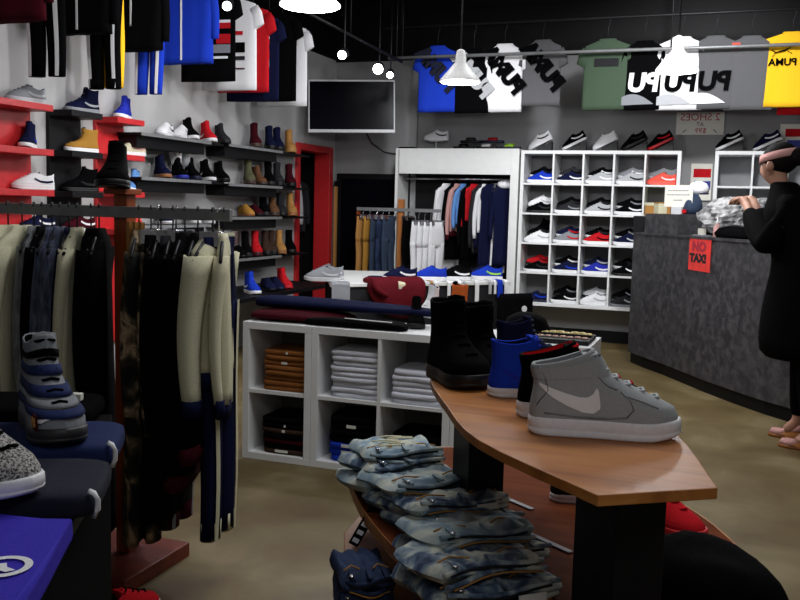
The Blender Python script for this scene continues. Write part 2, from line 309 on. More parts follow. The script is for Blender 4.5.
def sleeve_mb(sx, sh, z0, ln, r0, r1, flat=.6, out=.06, swing=0, bend=.03, n=14):
    pts = []; rr = []
    for i in range(9):
        f = i/8; pts.append((sx*(sh-.02+out*math.sin(f*1.4)), swing*f+bend*math.sin(f*3), z0-ln*f)); rr.append(r0+(r1-r0)*f)
    rings = [[(p[0]+math.cos(2*math.pi*j/n)*r*(.75 if abs(ln) > .3 else 1), p[1]+math.sin(2*math.pi*j/n)*r*flat, p[2]+.003*math.sin(j*2+i)) for j in range(n)] for i, (p, r) in enumerate(zip(pts, rr))]
    return MB().loft(rings)
def hanger(parent, hook=.07, w=.19, m='dark_metal'):
    h = MB(); h.tube([(-w, 0, -.075), (-w*.5, 0, -.02), (0, 0, .005), (w*.5, 0, -.02), (w, 0, -.075)], .006, 6)
    h.tube([(0, 0, 0), (0, 0, hook*.6), (.012, 0, hook*.8), (.016, 0, hook*.95), (.010, 0, hook+.012), (-.006, 0, hook+.014), (-.014, 0, hook)], .003, 6)
    return h.build('hanger', m, parent)
def jacket(loc, rz, m, label, h=.66, sh=.21, hem=.23, th=.035, sleeve=.58, cuff=None, group=None, name='jacket', hood=None, zipper=None, hook=.07, sm=None, seed=0, cat='jacket', swing=0, sr=.062):
    r = empty(name, loc, rz, label, cat, group); body_mb(sh, hem, h, th, seed=seed).build('body', m, r)
    for sx in (-1, 1):
        sl = sleeve_mb(sx, sh, -.06, sleeve, sr, sr*.62, out=.05, bend=.02, swing=swing).build('sleeve', sm or m, r)
        if cuff:
            x = sx*(sh-.02+.05*math.sin(1.4)); y = swing+.02*math.sin(3); MB().loft([se(12, sr*.52, sr*.42, 2, x, y, -.06-sleeve+.03), se(12, sr*.50, sr*.40, 2, x, y, -.06-sleeve-.025)]).build('cuff', cuff, sl)
    if cuff: MB().loft([se(28, hem*1.01, th*1.42, 2.6, z=-h+.01), se(28, hem*.98, th*1.35, 2.6, z=-h-.05)]).build('hem_band', cuff, r)
    if hood: MB().loft([se(18, .085, .045, 2, z=-.03), se(18, .11, .07, 2, 0, .01, z=0), se(18, .10, .07, 2, 0, .02, z=.03), se(18, .06, .045, 2, 0, .02, z=.055)]).build('hood', hood, r)
    if zipper: MB().box(-.006, .006, -th*1.40, -th*1.2, -h+.02, -.06).build('zipper', zipper, r)
    hanger(r, hook); return r
def tee(loc, rz, m, label, w=.21, h=.68, group=None, seed=0, cat='t-shirt', hook=.09, neckm=None):
    r = empty('t_shirt', loc, rz, label, cat, group); body_mb(w*.98, w, h, .020, neck=.075, amp=.004, seed=seed, drop=.05).build('body', m, r)
    for sx in (-1, 1):
        pts = [Vector((sx*w*.84, 0, -.085)), Vector((sx*(w-.005), 0, -.14)), Vector((sx*(w+.018), 0, -.235))]
        rg = [[p+Vector((sx*math.cos(a)*q, math.sin(a)*.018, math.sin(0)*0+math.cos(a)*q*.55)) for a in [2*math.pi*j/12 for j in range(12)]] for p, q in zip(pts, (.045, .048, .046))]
        MB().loft(rg).build('sleeve', m, r)
    MB().tube([(.078*math.cos(a), -.012, -.004-.035*abs(math.sin(a))) for a in [math.pi+math.pi*i/12 for i in range(13)]], .004, 6).build('collar', neckm or m, r)
    hanger(r, hook); return r
def trousers(loc, rz, m, label, h=.95, w=.17, group=None, stripe=None, cuffm=None, seed=0, cat='trousers', name='trousers', hang=True, leg=.085, hook=.07, gap=.0, th=.03):
    r = empty(name, loc, rz, label, cat, group); rr = random.Random(seed)
    MB().loft([se(24, w*.82, th, 2.4, z=0), se(24, w*.9, th*1.1, 2.4, z=-.08), se(24, w, th*1.25, 2.6, z=-.22), se(24, w*.95, th*1.1, 2.6, z=-.27)]).build('waist', m, r)
    for sx in (-1, 1):
        rings = []
        for i in range(10):
            f = i/9; rings.append(se(18, leg*(1-.28*f), th*1.15*(1-.15*f), 2.3, sx*(w*.49+gap*f)+.006*math.sin(f*5+seed), .004*math.sin(f*7+seed), -.22-(h-.22)*f, ph=f*3+seed, amp=.003))
        lg = MB().loft(rings).build('leg', m, r)
        if stripe:
            V = []; F = []
            for i, q in enumerate(rings):
                cx = sum(p[0] for p in q)/18; f = i/9; hw = leg*(1-.28*f); t = th*1.15*(1-.15*f); cy = sum(p[1] for p in q)/18; z = -.22-(h-.22)*f
                V += [(cx+sx*hw*.22, cy-t-.005, z), (cx+sx*hw*.44, cy-t-.004, z), (cx+sx*hw*.66, cy-t*.84-.006, z)]
            for i in range(9):
                a = i*3; F += [(a, a+3, a+4, a+1), (a+1, a+4, a+5, a+2)]
            MB().add(V, F, True).build('side_stripe', stripe, lg)
        if cuffm: MB().loft([se(16, leg*.75, th*1.1, 2.3, sx*(w*.49+gap), 0, -h+.06), se(16, leg*.73, th*1.06, 2.3, sx*(w*.49+gap), 0, -h-.004)]).build('cuff', cuffm, lg)
    if hang:
        hk = MB(); hk.tube([(-w*.7, 0, .012), (w*.7, 0, .012)], .006, 6); hk.tube([(0, 0, .012), (0, 0, hook*.7), (.014, 0, hook*.9), (.008, 0, hook+.014), (-.012, 0, hook)], .003, 6)
        for sx in (-1, 1): hk.box(sx*w*.6-.012, sx*w*.6+.012, -.034, .034, -.03, .018)
        hk.build('hanger', 'chrome', r)
    return r
# ---------------------------------------------------------------- cube shelf on the back wall
def cube_unit(name, x0, x1, cols, rows, y0, y1, z0, z1, label, cat, m='paint_shelf', t=.035, ti=.018, back='shelf_back', depth_back=True, rowfree=None, group=None):
    r = empty(name, ((x0+x1)/2, y0, z0), 0, label, cat, group); w = (x1-x0)/2; h = z1-z0; d = y1-y0
    bx('top_panel', (-w, w, 0, d, h-t, h), m, r, .002); bx('base_panel', (-w, w, 0, d, 0, t), m, r, .002)
    for s in (-1, 1): bx('side_panel', (min(s*w, s*(w-t)), max(s*w, s*(w-t)), 0, d, t, h-t), m, r, .002)
    if depth_back: bx('back_panel', (-w+t, w-t, d-.008, d, t, h-t), back, r)
    iw = 2*w-2*t; ih = h-2*t
    for c in range(1, cols):
        x = -w+t+iw*c/cols; bx('upright', (x-ti/2, x+ti/2, .002, d-.009, t, h-t), m, r)
    for k in range(1, rows):
        z = t+ih*k/rows
        for c in range(cols):
            xa = -w+t+iw*c/cols+(ti/2 if c else 0); xb = -w+t+iw*(c+1)/cols-(ti/2 if c < cols-1 else 0)
            bx('shelf', (xa, xb, .003, d-.009, z-ti/2, z+ti/2), m, r)
    return r
QY = 9.13
SX0, SX1, SZ0, SZ1 = -2.055, -.49, .375, 1.955
cube_unit('cube_shelf', SX0, SX1, 5, 5, QY, YB-.012, SZ0, SZ1, 'wide white cube shelf on the grey back wall filled with shoes, left of the counter', 'shelf')
BX0, BX1 = -.185, 1.40
cube_unit('cube_shelf', BX0, BX1, 5, 5, QY, YB-.012, SZ0, SZ1, 'second white cube shelf behind the counter and the woman in black', 'shelf')
ROWN = ['top row', 'second row', 'middle row', 'fourth row', 'bottom row']
COLN = ['first', 'second', 'third', 'fourth', 'fifth']
CELL = {  # (row, col): lower shoe (style, upper, sole, accent), upper shoe
 (0,0): (('runner','blue','white','white'), ('low','black','white','navy')), (0,1): (('runner','navy','white','white'), ('low','charcoal','white','black')),
 (0,2): (('runner','lightgrey','white','white'), ('low','black','white','white')), (0,3): (('runner','lightgrey','white','black'), ('low','grey','white','white')),
 (0,4): (('runner','coral','coral','white'), ('low','grey','lightgrey','grey')),
 (1,0): (('low','black','black','charcoal'), ('runner','white','white','lightgrey')), (1,1): (('runner','charcoal','white','grey'), ('low','black','black','charcoal')),
 (1,2): (('runner','lightgrey','white','black'), ('low','black','black','charcoal')), (1,3): (('runner','black','white','white'), ('low','black','white','grey')),
 (2,0): (('runner','white','white','lightgrey'), ('high','black','black','charcoal')), (2,1): (('runner','grey','white','red'), ('low','navy','white','red')),
 (2,2): (('runner','red','white','black'), ('low','black','white','charcoal')), (2,3): (('runner','navy','white','lightgrey'), ('low','black','white','grey')),
 (3,0): (('low','black','white','charcoal'), ('low','red','black','maroon')), (3,1): (('runner','navy','white','blue'), ('low','black','white','white')),
 (3,2): (('runner','royal','white','white'), ('low','navy','white','lightgrey')), (3,3): (('low','black','black','white'), ('low','black','white','charcoal')),
 (4,0): (('low','navy','navy','blue'), None), (4,1): (('runner','black','white','white'), ('low','black','black','grey')), (4,2): (('runner','white','white','lightgrey'), ('low','lightgrey','black','white')),
 (4,3): (('low','charcoal','grey','lightgrey'), ('low','black','black','grey')),
}
iw = (SX1-SX0-.07)/5; ih = (SZ1-SZ0-.07)/5
NICE = dict(royal='deep blue', lightgrey='light grey', coral='orange-red', charcoal='charcoal')
def nice(c): return NICE.get(c, c)
for (rw, c), (lo, hi) in CELL.items():
    cx = SX0+.035+iw*(c+.5); z = SZ1-.035-ih*(rw+1)+.0095+(.026 if rw == 4 else 0)-(.0)
    if rw == 4: z = SZ0+.0355
    where = f'in {ROWN[rw]}, {COLN[c]} cube, wall shelf'
    st, u, s, a = lo
    shoe((cx+.006, QY+.085, z), math.pi+random.uniform(-.08, .12), st, u, s, f'front {nice(u)} shoe with {nice(s)} sole {where}', 'shoes in the wide cube shelf', accent=a, lining='charcoal')
    if hi:
        st, u, s, a = hi
        shoe((cx+.004, QY+.205, z+.062), math.pi+random.uniform(-.05, .15), st, u, s, f'raised rear {nice(u)} shoe, {nice(s)} sole, {where}', 'shoes in the wide cube shelf', accent=a, lining='charcoal')
        tag(bx('shoe_riser', (cx-.12, cx+.12, QY+.148, QY+.30, z, z+.0615), 'shelf_back'), f'low grey riser block {where}', 'display stand', 'risers in the wide cube shelf')
cx = SX0+.035+iw*4.45; z = SZ1-.035-ih*2+.0095
bx_ = empty('shoe_box', (cx, QY+.06, z), 0, 'tan cardboard shoe box in the fifth cube of the wide wall shelf beside the counter', 'box'); bx('box_body', (-.12, .12, 0, .2, 0, .10), 'tan', bx_); bx('lid', (-.125, .125, -.004, .205, .10, .13), 'cream', bx_)
# shoes on top of the cube shelves, heels up on black wedges
tops = [(541, 'white', 'white', 'black', 'white shoe with black side stripe'), (575, 'black', 'white', 'white', 'black shoe with a broad white side stripe'), (606, 'white', 'white', 'white', 'all white shoe'),
        (635, 'black', 'black', 'charcoal', 'all black shoe'), (661, 'black', 'red', 'red', 'black shoe with red sole'), (730, 'black', 'white', 'white', 'black shoe with white stripe left of the woman'), (768, 'navy', 'white', 'white', 'navy shoe with white stripe by the woman')]
for px, u, s, a, lb in tops:
    p = at(px, 149, 'y', QY+.16); p.z = SZ1
    wd = MB(); wd.add([(-.06,-.045,0),(.10,-.045,0),(.10,.045,0),(-.06,.045,0),(-.06,-.045,.018),(.10,-.045,.098),(.10,.045,.098),(-.06,.045,.018)], [(3,2,1,0),(4,5,6,7),(0,1,5,4),(1,2,6,5),(2,3,7,6),(3,0,4,7)])
    tag(wd.build('shoe_wedge', 'rub_black', None, (p.x+.015, p.y, SZ1+.001)), f'small black wedge under the {lb}', 'display stand', 'shoe wedges on the cube shelves')
    o = shoe((p.x+.0, p.y, SZ1+.062), math.pi-.12, 'low', u, s, f'{lb}, heel raised, atop the cube shelf', 'shoes on top of the cube shelves', accent=a, pitch=0)
    o.rotation_euler = (0, .46, math.pi-.12)
# ---------------------------------------------------------------- white open closet
KX0, KX1, KZ1 = -3.42, -2.075, 1.957
k = empty('open_closet', ((KX0+KX1)/2, QY, 0), 0, 'tall white open closet with a plain header panel, clothes hanging inside', 'closet')
kw = (KX1-KX0)/2
bx('header_panel', (-kw+.04, kw-.085, 0, .02, 1.705, KZ1), 'paint_white', k, .002); bx('top_panel', (-kw, kw, 0, .36, KZ1, KZ1+.014), 'paint_white', k)
bx('side_panel', (-kw, -kw+.03, .0, .36, 0, KZ1), 'paint_white', k); bx('side_panel', (kw-.085, kw, 0, .36, 0, KZ1), 'paint_white', k, .003)
bx('back_panel', (-kw+.03, kw-.085, .34, .355, 0, KZ1), 'black_paint', k); bx('base_panel', (-kw+.03, kw-.085, 0, .34, .40, .43), 'paint_white', k)
MB().tube([(-kw+.03, .17, 1.66), (kw-.086, .17, 1.66)], .012, 10).build('clothes_rail', 'chrome', k)
def front(px, py, y): return at(px, py, 'y', y)
CY = QY+.17
def closet_item(px, m, label, kind, h, rz=R(72), **kw2):
    p = front(px, 176, CY); fn = jacket if kind == 'j' else trousers
    if kind == 'j': return fn((p.x, CY, 1.60), rz, m, label, h=h, sh=.15, hem=.145, th=.024, hook=.06, sr=.045, group='clothes in the open closet', **kw2)
    return trousers((p.x, CY, 1.60), rz, m, label, h=h, w=.12, th=.018, group='clothes in the open closet', hook=.055, leg=.06, **kw2)
closet_item(448, 'white', 'long white jacket at the left end of the closet rail', 'j', .92, R(60), sleeve=.85)
closet_item(455, 'black', 'black jacket next to the long white one in the closet', 'j', .80, sleeve=.6)
closet_item(459, 'pink', 'pale pink and maroon jacket in the open closet', 'j', .50, cuff='maroon', sleeve=.5)
closet_item(465, 'skyblue', 'sky blue jacket in the open closet', 'j', .42, sleeve=.4)
closet_item(471, 'black', 'black jacket between the sky blue and red ones in the closet', 'j', .80, sleeve=.6)
closet_item(477, 'red', 'red jacket in the middle of the closet rail', 'j', .38, R(50), sleeve=.38)
closet_item(482, 'charcoal', 'charcoal jacket right of the red one in the closet', 'j', .72, sleeve=.6)
closet_item(487, 'white', 'short white jacket in the right half of the closet', 'j', .50, R(68), sleeve=.5)
closet_item(492, 'navy', 'navy jacket beside the short white one in the closet', 'j', .86, R(50), sleeve=.6)
closet_item(500, 'navy', 'navy track trousers with white side stripe in the closet', 't', .92, R(40), stripe='white')
closet_item(508, 'navy', 'navy jacket with white shoulder at the right end of the closet rail', 'j', .84, R(42), sleeve=.5, sm='navy', hood='white')
# lower rail rack with jeans and white trousers, orange post
RY = QY-.12
rk = empty('clothes_rack', (-3.42, RY, 0), 0, 'low rack with orange wooden post and grey bar in front of the open closet', 'clothes rack')
p0 = front(357, 209, RY); p1 = front(441, 212, RY)
bx('bar', (p0.x+3.42, p1.x+3.42, -.008, .008, 1.300, 1.335), 'steel', rk); pp = front(400, 215, RY)
bx('post', (pp.x+3.42-.032, pp.x+3.42+.032, .010, .06, .05, 1.43), 'wood_orange', rk, .003); bx('base_plate', (pp.x+3.42-.2, pp.x+3.42+.2, -.15, .2, 0, .05), 'wood_orange', rk)
pe = front(358, 209, RY); bx('end_post', (pe.x+3.42-.02, pe.x+3.42+.012, .010, .05, 0, 1.33), 'wood_red', rk)
for i, (px, m, lb, h) in enumerate([(363,'tan','tan trousers at the left end of the low rack',.62),(370,'mustard','mustard trousers on the low rack',.62),(377,'bluegrey','blue-grey jeans on the low rack next to the mustard trousers',.66),(383,'denim_dark','dark jeans in the middle of the low rack',.66),(389,'bluegrey','blue-grey jeans left of the orange post',.66),(409,'black','black trousers right of the orange post',.66),
      (419,'white','white trousers, leftmost of the white row',.62),(425,'white','white trousers, second of the white row',.62),(431,'white','white trousers, third of the white row',.62),(437,'white','white trousers, rightmost of the white row',.62)]):
    p = front(px, 212, RY); trousers((p.x, RY, 1.24 if m != 'white' else 1.20), R(70) if m != 'white' else R(58), m, lb+' before the open closet', h=h, w=.11, th=.016, leg=.055, hook=.06 if m != 'white' else .1, group='trousers on the low rack', seed=i)
# on top of the closet
p = front(436, 147, QY+.15); t0 = empty('shoe_display_stand', (p.x, p.y, KZ1+.014), 0, 'tiny white shoe display stand on the closet top', 'display stand'); MB().lathe([(.035, 0), (.035, .006), (.006, .008), (.006, .085)], 12).build('stem', 'paint_white', t0); bx('plate', (-.07, .07, -.04, .04, .085, .091), 'paint_white', t0)
shoe((p.x, p.y, KZ1+.107), math.pi, 'low', 'white', 'white', 'white shoe on the little stand on the closet top', accent='black', parts=('laces',))
p = front(408, 149, QY+.16); tag(MB().loft([se(16, .10, .07, 3, z=0), se(16, .105, .075, 3, z=.012), se(16, .09, .06, 3, z=.022)]).build('knit_beanie', 'black', None, (p.x, p.y, KZ1+.015)), 'flat black beanie at the left end of the closet top', 'hat')
def slide(px, lv, col, n, acc=None):
    p = front(px, 149, QY+.12); z = KZ1+.015+lv*.064
    r = empty('slide_sandal', (p.x, p.y, z), 0, f'{nice(col)} slide sandal{" with "+nice(acc)+" strap" if acc else ""}, {n}, closet top', 'sandal', 'pile of slide sandals on the closet')
    MB().loft([se(20, .115, .042, 3, z=0), se(20, .12, .045, 3, z=.012), se(20, .118, .044, 3, z=.026)]).build('sole', 'rub_'+col, r)
    MB().loft([[(x, .043*math.cos(a)*1.02, .022+.038*math.sin(a)*s) for a in [math.pi*i/10 for i in range(11)]]+[(x, .036*math.cos(a), .020+.030*math.sin(a)*s) for a in [math.pi-math.pi*i/10 for i in range(11)]] for x, s in ((-.05, .9), (-.01, 1), (.04, .95))]).build('strap', 'rub_'+(acc or col), r)
slide(464, 0, 'black', 'bottom left of the pile'); slide(487, 0, 'black', 'bottom middle of the pile', 'white'); slide(510, 0, 'navy', 'bottom right of the pile', 'lime')
slide(471, 1, 'black', 'upper left of the pile', 'charcoal'); slide(493, 1, 'navy', 'upper right of the pile', 'red')
# mirror / dark opening on the back wall, left of the closet
mr = empty('wall_mirror', (-3.86, YB-.03, .05), 0, 'dark mirror in a black frame on the back wall beside the red doorway', 'mirror')
bx('frame', (-.40, .40, 0, .028, 0, 1.66), 'black_paint', mr, .004); bx('glass', (-.34, .34, -.004, 0, .06, 1.60), 'screen', mr)
ms = empty('striped_pole', (-4.235, YB-.10, 0), 0, 'thin tan notched pole standing in the corner right of the red door frame', 'pole'); bx('shaft', (-.016, .016, -.015, .015, 0, 1.56), 'tan', ms); bx('tip', (-.018, .018, -.017, .017, 1.56, 1.62), 'black_paint', ms)
# ---------------------------------------------------------------- television
tv = empty('television', (-3.715, 8.60, 2.365), R(9), 'flat television in a silver frame hung across the left back corner', 'television'); tv.scale = (.95, 1, .97)
tv.rotation_euler = (R(-8), R(-1.4), R(22))
bx('casing', (-.45, .45, .012, .05, -.265, .262), 'rub_black', tv, .004)
fr = MB(); fr.box(-.465, .465, -.004, .03, -.285, -.252); fr.box(-.465, .465, -.004, .03, .257, .275); fr.box(-.465, -.452, -.004, .03, -.252, .257); fr.box(.452, .465, -.004, .03, -.252, .257); fr.build('frame', 'rub_silver', tv, bevel=.002)
bx('screen', (-.452, .452, .002, .012, -.252, .257), 'screen', tv)
tm = MB(); tm.tube([(0, .05, 0), (.1, .35, .02), (.0, .86, .16)], .025, 8); tm.build('wall_arm', 'dark_metal', tv)
cb = MB(); q = [front(x, y, YB-.02) for x, y in ((366,132),(372,143),(384,152),(396,154))]; cb.tube(q, .006, 6); tag(cb.build('cable', 'rub_black'), 'thin black cable hanging on the wall below the television', 'cable')
# ---------------------------------------------------------------- wall shirts on the long bar
SY = 8.62; bar = empty('hanging_bar', (-1.4, SY-.09, 2.80), 0, 'long dark metal bar running in front of the shirts over the back wall', 'rail')
MB().tube([(-1.90, 0, .015), (3.9, 0, .015)], .016, 10).build('tube', 'steel', bar)
for x in (-1.75, .8, 3.2): MB().tube([(x, 0, .02), (x, 0, ZC-2.80)], .006, 6).build('suspension_rod', 'dark_metal', bar)
ubar = tag(MB().tube([(-3.4, SY, 3.13), (2.5, SY, 3.13)], .012, 8).build('hanging_rail', 'dark_metal'), 'upper black rail carrying the shirt hangers over the back wall', 'rail')
for x in (-3.2, -.6, 2.2): MB().tube([(x, SY, 3.13), (x, SY, ZC)], .005, 6).build('drop_rod', 'dark_metal', ubar)
def wall_tee(px, m, label, top, bot, halfpx, **k2):
    p = front(px, top, SY); b = front(px, bot, SY); w = halfpx/98.
    o = tee((p.x, SY, p.z), 0, m, label, w=w, h=p.z-b.z, group='t-shirts over the back wall', seed=int(px), hook=3.13-p.z-.012, **k2)
    return o, p.z-b.z
def clip_word(parent, s, size, m, loc, roty=0, bold=.016): return letters('lettering', s, size, m, parent, loc, True, roty, bold, .002)
o, h = wall_tee(438, 'blue', 'bright blue t-shirt with dark diagonal lettering, leftmost over the back wall', 47, 112, 19); clip_word(o, 'PUMA', .19, 'dark_navy', (.0, -.036, -.22), R(48))
o, h = wall_tee(474, 'black', 'black t-shirt with white diagonal lettering behind the hanging lamp', 50, 113, 18); clip_word(o, 'PUMA', .19, 'lightgrey', (.0, -.036, -.24), R(50))
o, h = wall_tee(505, 'white', 'white t-shirt with black diagonal lettering, third from the left over the back wall', 45, 112, 18); clip_word(o, 'PUMA', .195, 'black', (.0, -.036, -.24), R(50))
o, h = wall_tee(543, 'tee_grey', 'dark grey t-shirt with black diagonal lettering over the back wall', 41, 106, 18); clip_word(o, 'PUMA', .195, 'black', (.01, -.036, -.24), R(50))
o, h = wall_tee(608, 'green', 'olive green t-shirt with a dark chest box over the cube shelf', 40, 110, 21); bx('chest_print', (-.11, .11, -.034, -.032, -.24, -.17), 'charcoal', o)
def bottom_print(o, h, w, lm, am):
    letters('lettering', 'PU', .225, lm, o, (.0, -.037, -h+.235), True, 0, .010, .002, -.10)
    mb = MB(); V = [(-w+.01, -.036, -h+.04)]; n = 12
    for i in range(n+1): f = i/n; V.append((-w+.01+(1.5*w)*f, -.036, -h+.05+.09*math.sin(math.pi*(.25+.75*f))))
    V2 = [(p[0], -.032, p[2]) for p in V]; m_ = len(V); mb.add(V+V2, [tuple(range(m_)), tuple(range(2*m_-1, m_-1, -1))]+[(i, (i+1) % m_, m_+(i+1) % m_, m_+i) for i in range(m_)]); mb.build('swoop_print', am, o)
o, h = wall_tee(645, 'black', 'black t-shirt with large white lettering at the hem beside the olive one', 42, 110, 19); bottom_print(o, h, .19, 'white', 'grey')
o, h = wall_tee(682, 'white', 'white t-shirt with black letters behind the bright hanging lamp', 38, 110, 20); bottom_print(o, h, .2, 'black', 'lightgrey')
o, h = wall_tee(716, 'tee_grey', 'grey t-shirt with white and black letters right of the bright lamp', 37, 109, 20); bottom_print(o, h, .2, 'black', 'white')
o, h = wall_tee(752, 'tee_grey', 'plain grey t-shirt left of the yellow one', 37, 110, 20); bx('neck_label', (-.16, -.09, -.036, -.03, -.10, -.05), 'coral', o)
o, h = wall_tee(793, 'yellow', 'yellow t-shirt with a small black chest print', 33, 107, 24); letters('lettering', 'PUMA', .085, 'black', o, (-.07, -.036, -.25), True, 0, .002)
cat_ = MB(); cat_.tube([(-.17,-.037,-.14), (-.13,-.037,-.165), (-.06,-.037,-.15), (.0,-.037,-.115), (.03,-.037,-.10)], [.006,.014,.018,.012,.005], 6, flat=.3); cat_.tube([(-.13,-.037,-.165), (-.155,-.037,-.20)], .007, 6, flat=.3); cat_.tube([(-.04,-.037,-.15), (.0,-.037,-.18)], .007, 6, flat=.3); cat_.build('chest_emblem', 'black', o)
o, h = wall_tee(800, 'red', 'red t-shirt showing only below the yellow one', 45, 113, 18)
o.location.y += .14; o.location.x += .04
# ---------------------------------------------------------------- posters and signs
p = front(700, 124, YB-.025); sg = empty('paper_sign', (p.x, YB-.022, p.z), 0, 'white paper price sign taped under the hanging shirts on the back wall', 'sign'); bx('sheet', (-.225, .225, 0, .002, -.105, .115), 'paper', sg)
letters('lettering', '2 SHOES', .10, 'ink_red', sg, (0, -.002, .065)); letters('lettering', 'AT', .055, 'ink_black', sg, (0, -.002, -.005)); letters('lettering', '$99', .07, 'ink_red', sg, (.01, -.002, -.065))
for sx in (-1, 1): MB().tube([(sx*.16, -.002, -.085), (sx*.13, -.002, -.055)], .004, 6).build('pen_mark', 'ink_black', sg)
def poster(px, py, w, h, label, y=YB-.03):
    p = front(px, py, y); r = empty('logo_poster', (p.x, y, p.z), 0, label, 'poster'); bx('board', (-w, w, 0, .012, -h, h), 'paper', r)
    bx('red_bar', (-w*.75, w*.9, -.003, 0, h*.25, h*.72), 'red', r, .002); bx('blue_bar', (-w*.65, w*.9, -.003, 0, -h*.42, h*.05), 'ink_blue', r, .002); return r
poster(801, 141, .19, .16, 'white poster with red and blue bars above the second cube shelf'); poster(701, 182, .10, .18, 'white poster with red bar seen between the two cube shelves')
# ---------------------------------------------------------------- ceiling lamps
def pendant(px, py, y, rad, label, power, shade='lamp_white', warm=(.98, .98, 1), scale=1.0):
    p = front(px, py, y); r = empty('pendant_lamp', (p.x, y, p.z), 0, label, 'lamp', 'hanging cone lamps')
    MB().lathe([(rad, 0), (rad*1.0, .010*scale), (rad*.80, .045*scale), (rad*.52, .092*scale), (rad*.27, .135*scale), (rad*.24, .19*scale), (rad*.20, .215*scale), (rad*.08, .225*scale)], 32).build('shade', shade, r)
    MB().lathe([(rad*.93, -.001), (rad*.93, -.006)], 32).build('diffuser', 'bulb', r)
    MB().tube([(0, 0, .22*scale), (0, 0, ZC-p.z)], .006, 6).build('cord', 'dark_metal', r)
    l = light('POINT', (p.x, y, p.z-.09), power*.8, warm, .08); l.name = 'lamp_glow'; return r
pendant(310, 6, 5.2, .19, 'bright white cone lamp at the top edge, nearest to the left wall', 34)
pendant(460, 82, 6.2, .143, 'white cone lamp hanging in front of the black and white t-shirts', 26, 'lamp_silver')
pendant(677, 71, 6.2, .135, 'brightest white cone lamp hanging in front of the white t-shirt', 30)
tr = empty('track_rail', (0, 0, 0), 0, 'dark ceiling track slanting over the television with small spotlights', 'track')
a0, a1 = at(280, -2, 'z', 3.12), front(402, 62, 8.4); MB().tube([a0, a1], .014, 6).build('track', 'dark_metal', tr)
for q in (.1, .55, .95):
    pq = a0+(a1-a0)*q; MB().tube([pq, (pq.x, pq.y, ZC)], .006, 6).build('drop_rod', 'dark_metal', tr)
def spot(px, py, y, label, tgt, r_=.045):
    p = front(px, py, y); o = empty('spotlight', p, 0, label, 'spotlight', 'track spotlights'); o.rotation_euler = (Vector(tgt)-p).to_track_quat('-Z', 'Y').to_euler()
    MB().lathe([(r_, 0), (r_*1.05, .02), (r_, .10), (r_*.6, .14)], 16).build('housing', 'dark_metal', o); MB().lathe([(r_*.88, .0005), (r_*.88, -.004)], 16).build('lens', 'lens', o)
    Mi = (Matrix.Translation(p) @ o.rotation_euler.to_matrix().to_4x4()).inverted(); a_ = Mi.inverted() @ Vector((0, 0, .12))
    MB().tube([a_, a_+Vector((0, 0, .05)), (a_.x, a_.y, ZC)], .008, 6).xf(Mi).build('bracket', 'dark_metal', o)
spot(342, 55, 7.6, 'small lit spotlight left of the television top', (-2.2, 2, .6)); spot(378, 69, 8.1, 'larger lit spotlight above the television', (-1.5, 2, .8), .055); spot(390, 75, 8.3, 'tiny lit spotlight at the right above the television', (-1.5, 3, .2), .036)
spot(227, 6, 6.2, 'lit spotlight peeking out above the white t-shirt', (-2, 2, .5), .04)
# ---------------------------------------------------------------- clothes hung high along the left wall
LXC = XL+.33
lr = tag(MB().tube([(LXC, 2.6, 3.25), (LXC, 8.6, 3.25)], .012, 8).build('hanging_rail', 'dark_metal'), 'high black rail over the left wall carrying tracksuits and t-shirts', 'rail')
for y in (2.8, 5.5, 8.4): MB().tube([(LXC, y, 3.25), (LXC, y, ZC)], .005, 6).build('drop_rod', 'dark_metal', lr)
def high(px, bot, m, label, kind, w=.22, h=.7, **k2):
    p = at(px, bot, 'x', LXC+w*.8); zb = p.z; top = zb+h
    loc = (LXC, p.y, top); hk = max(.03, 3.25-top-.01)
    if kind == 't': return tee(loc, R(4), m, label, w=w, h=h, group='clothes hung high on the left wall', seed=int(px), hook=hk, **k2)
    if kind == 'p': return trousers(loc, R(2), m, label, h=h, w=w*.62, leg=w*.33, gap=.0, group='clothes hung high on the left wall', seed=int(px), hook=hk, **k2)
    return jacket(loc, R(4), m, label, h=h, sh=w*.95, hem=w, group='clothes hung high on the left wall', seed=int(px), hook=hk, sleeve=k2.pop('sleeve', .5), **k2)
high(36, 20, 'maroon', 'dark maroon jacket at the top left corner of the photo', 'j', h=.66, w=.28)
high(72, 76, 'black', 'black track trousers with white side stripes hanging high, leftmost pair', 'p', h=.95, stripe='white', w=.24)
high(104, 33, 'black', 'black jacket high on the left wall between two striped trousers', 'j', h=.62, zipper='silver')
high(127, 88, 'black', 'black track trousers with white and yellow stripes hanging high', 'p', h=.95, stripe='white', cuffm='black', w=.22)
yt = high(123, 86, 'yellow', 'yellow striped trousers half hidden behind the black pair', 'p', h=.95, w=.20); yt.location.y += .06
high(156, 50, 'black', 'black jacket with thin zip high on the left wall, before the blue trousers', 'j', h=.62, zipper='silver')
high(168, 94, 'blue', 'bright blue track trousers with white side stripes hanging high', 'p', h=.95, stripe='white', w=.20)
high(206, 63, 'blue', 'bright blue zipped jacket hanging high on the left wall', 'j', h=.66, zipper='white', w=.24, sleeve=.42)
def fila(o, h):
    bx('red_stripe', (.02, .17, -.037, -.033, -h*.36, -h*.30), 'red', o); bx('white_stripe', (.02, .17, -.037, -.033, -h*.30, -h*.27), 'white', o); bx('red_block', (.05, .17, -.037, -.033, -h*.52, -h*.42), 'red', o); bx('grey_print', (.02, .17, -.037, -.033, -h*.62, -h*.53), 'grey', o); bx('white_line', (.0, .15, -.037, -.033, -h*.68, -h*.655), 'white', o)
o = high(229, 81, 'black', 'black t-shirt with red and white chest print high on the left wall', 't', h=.72, w=.24); fila(o, .72)
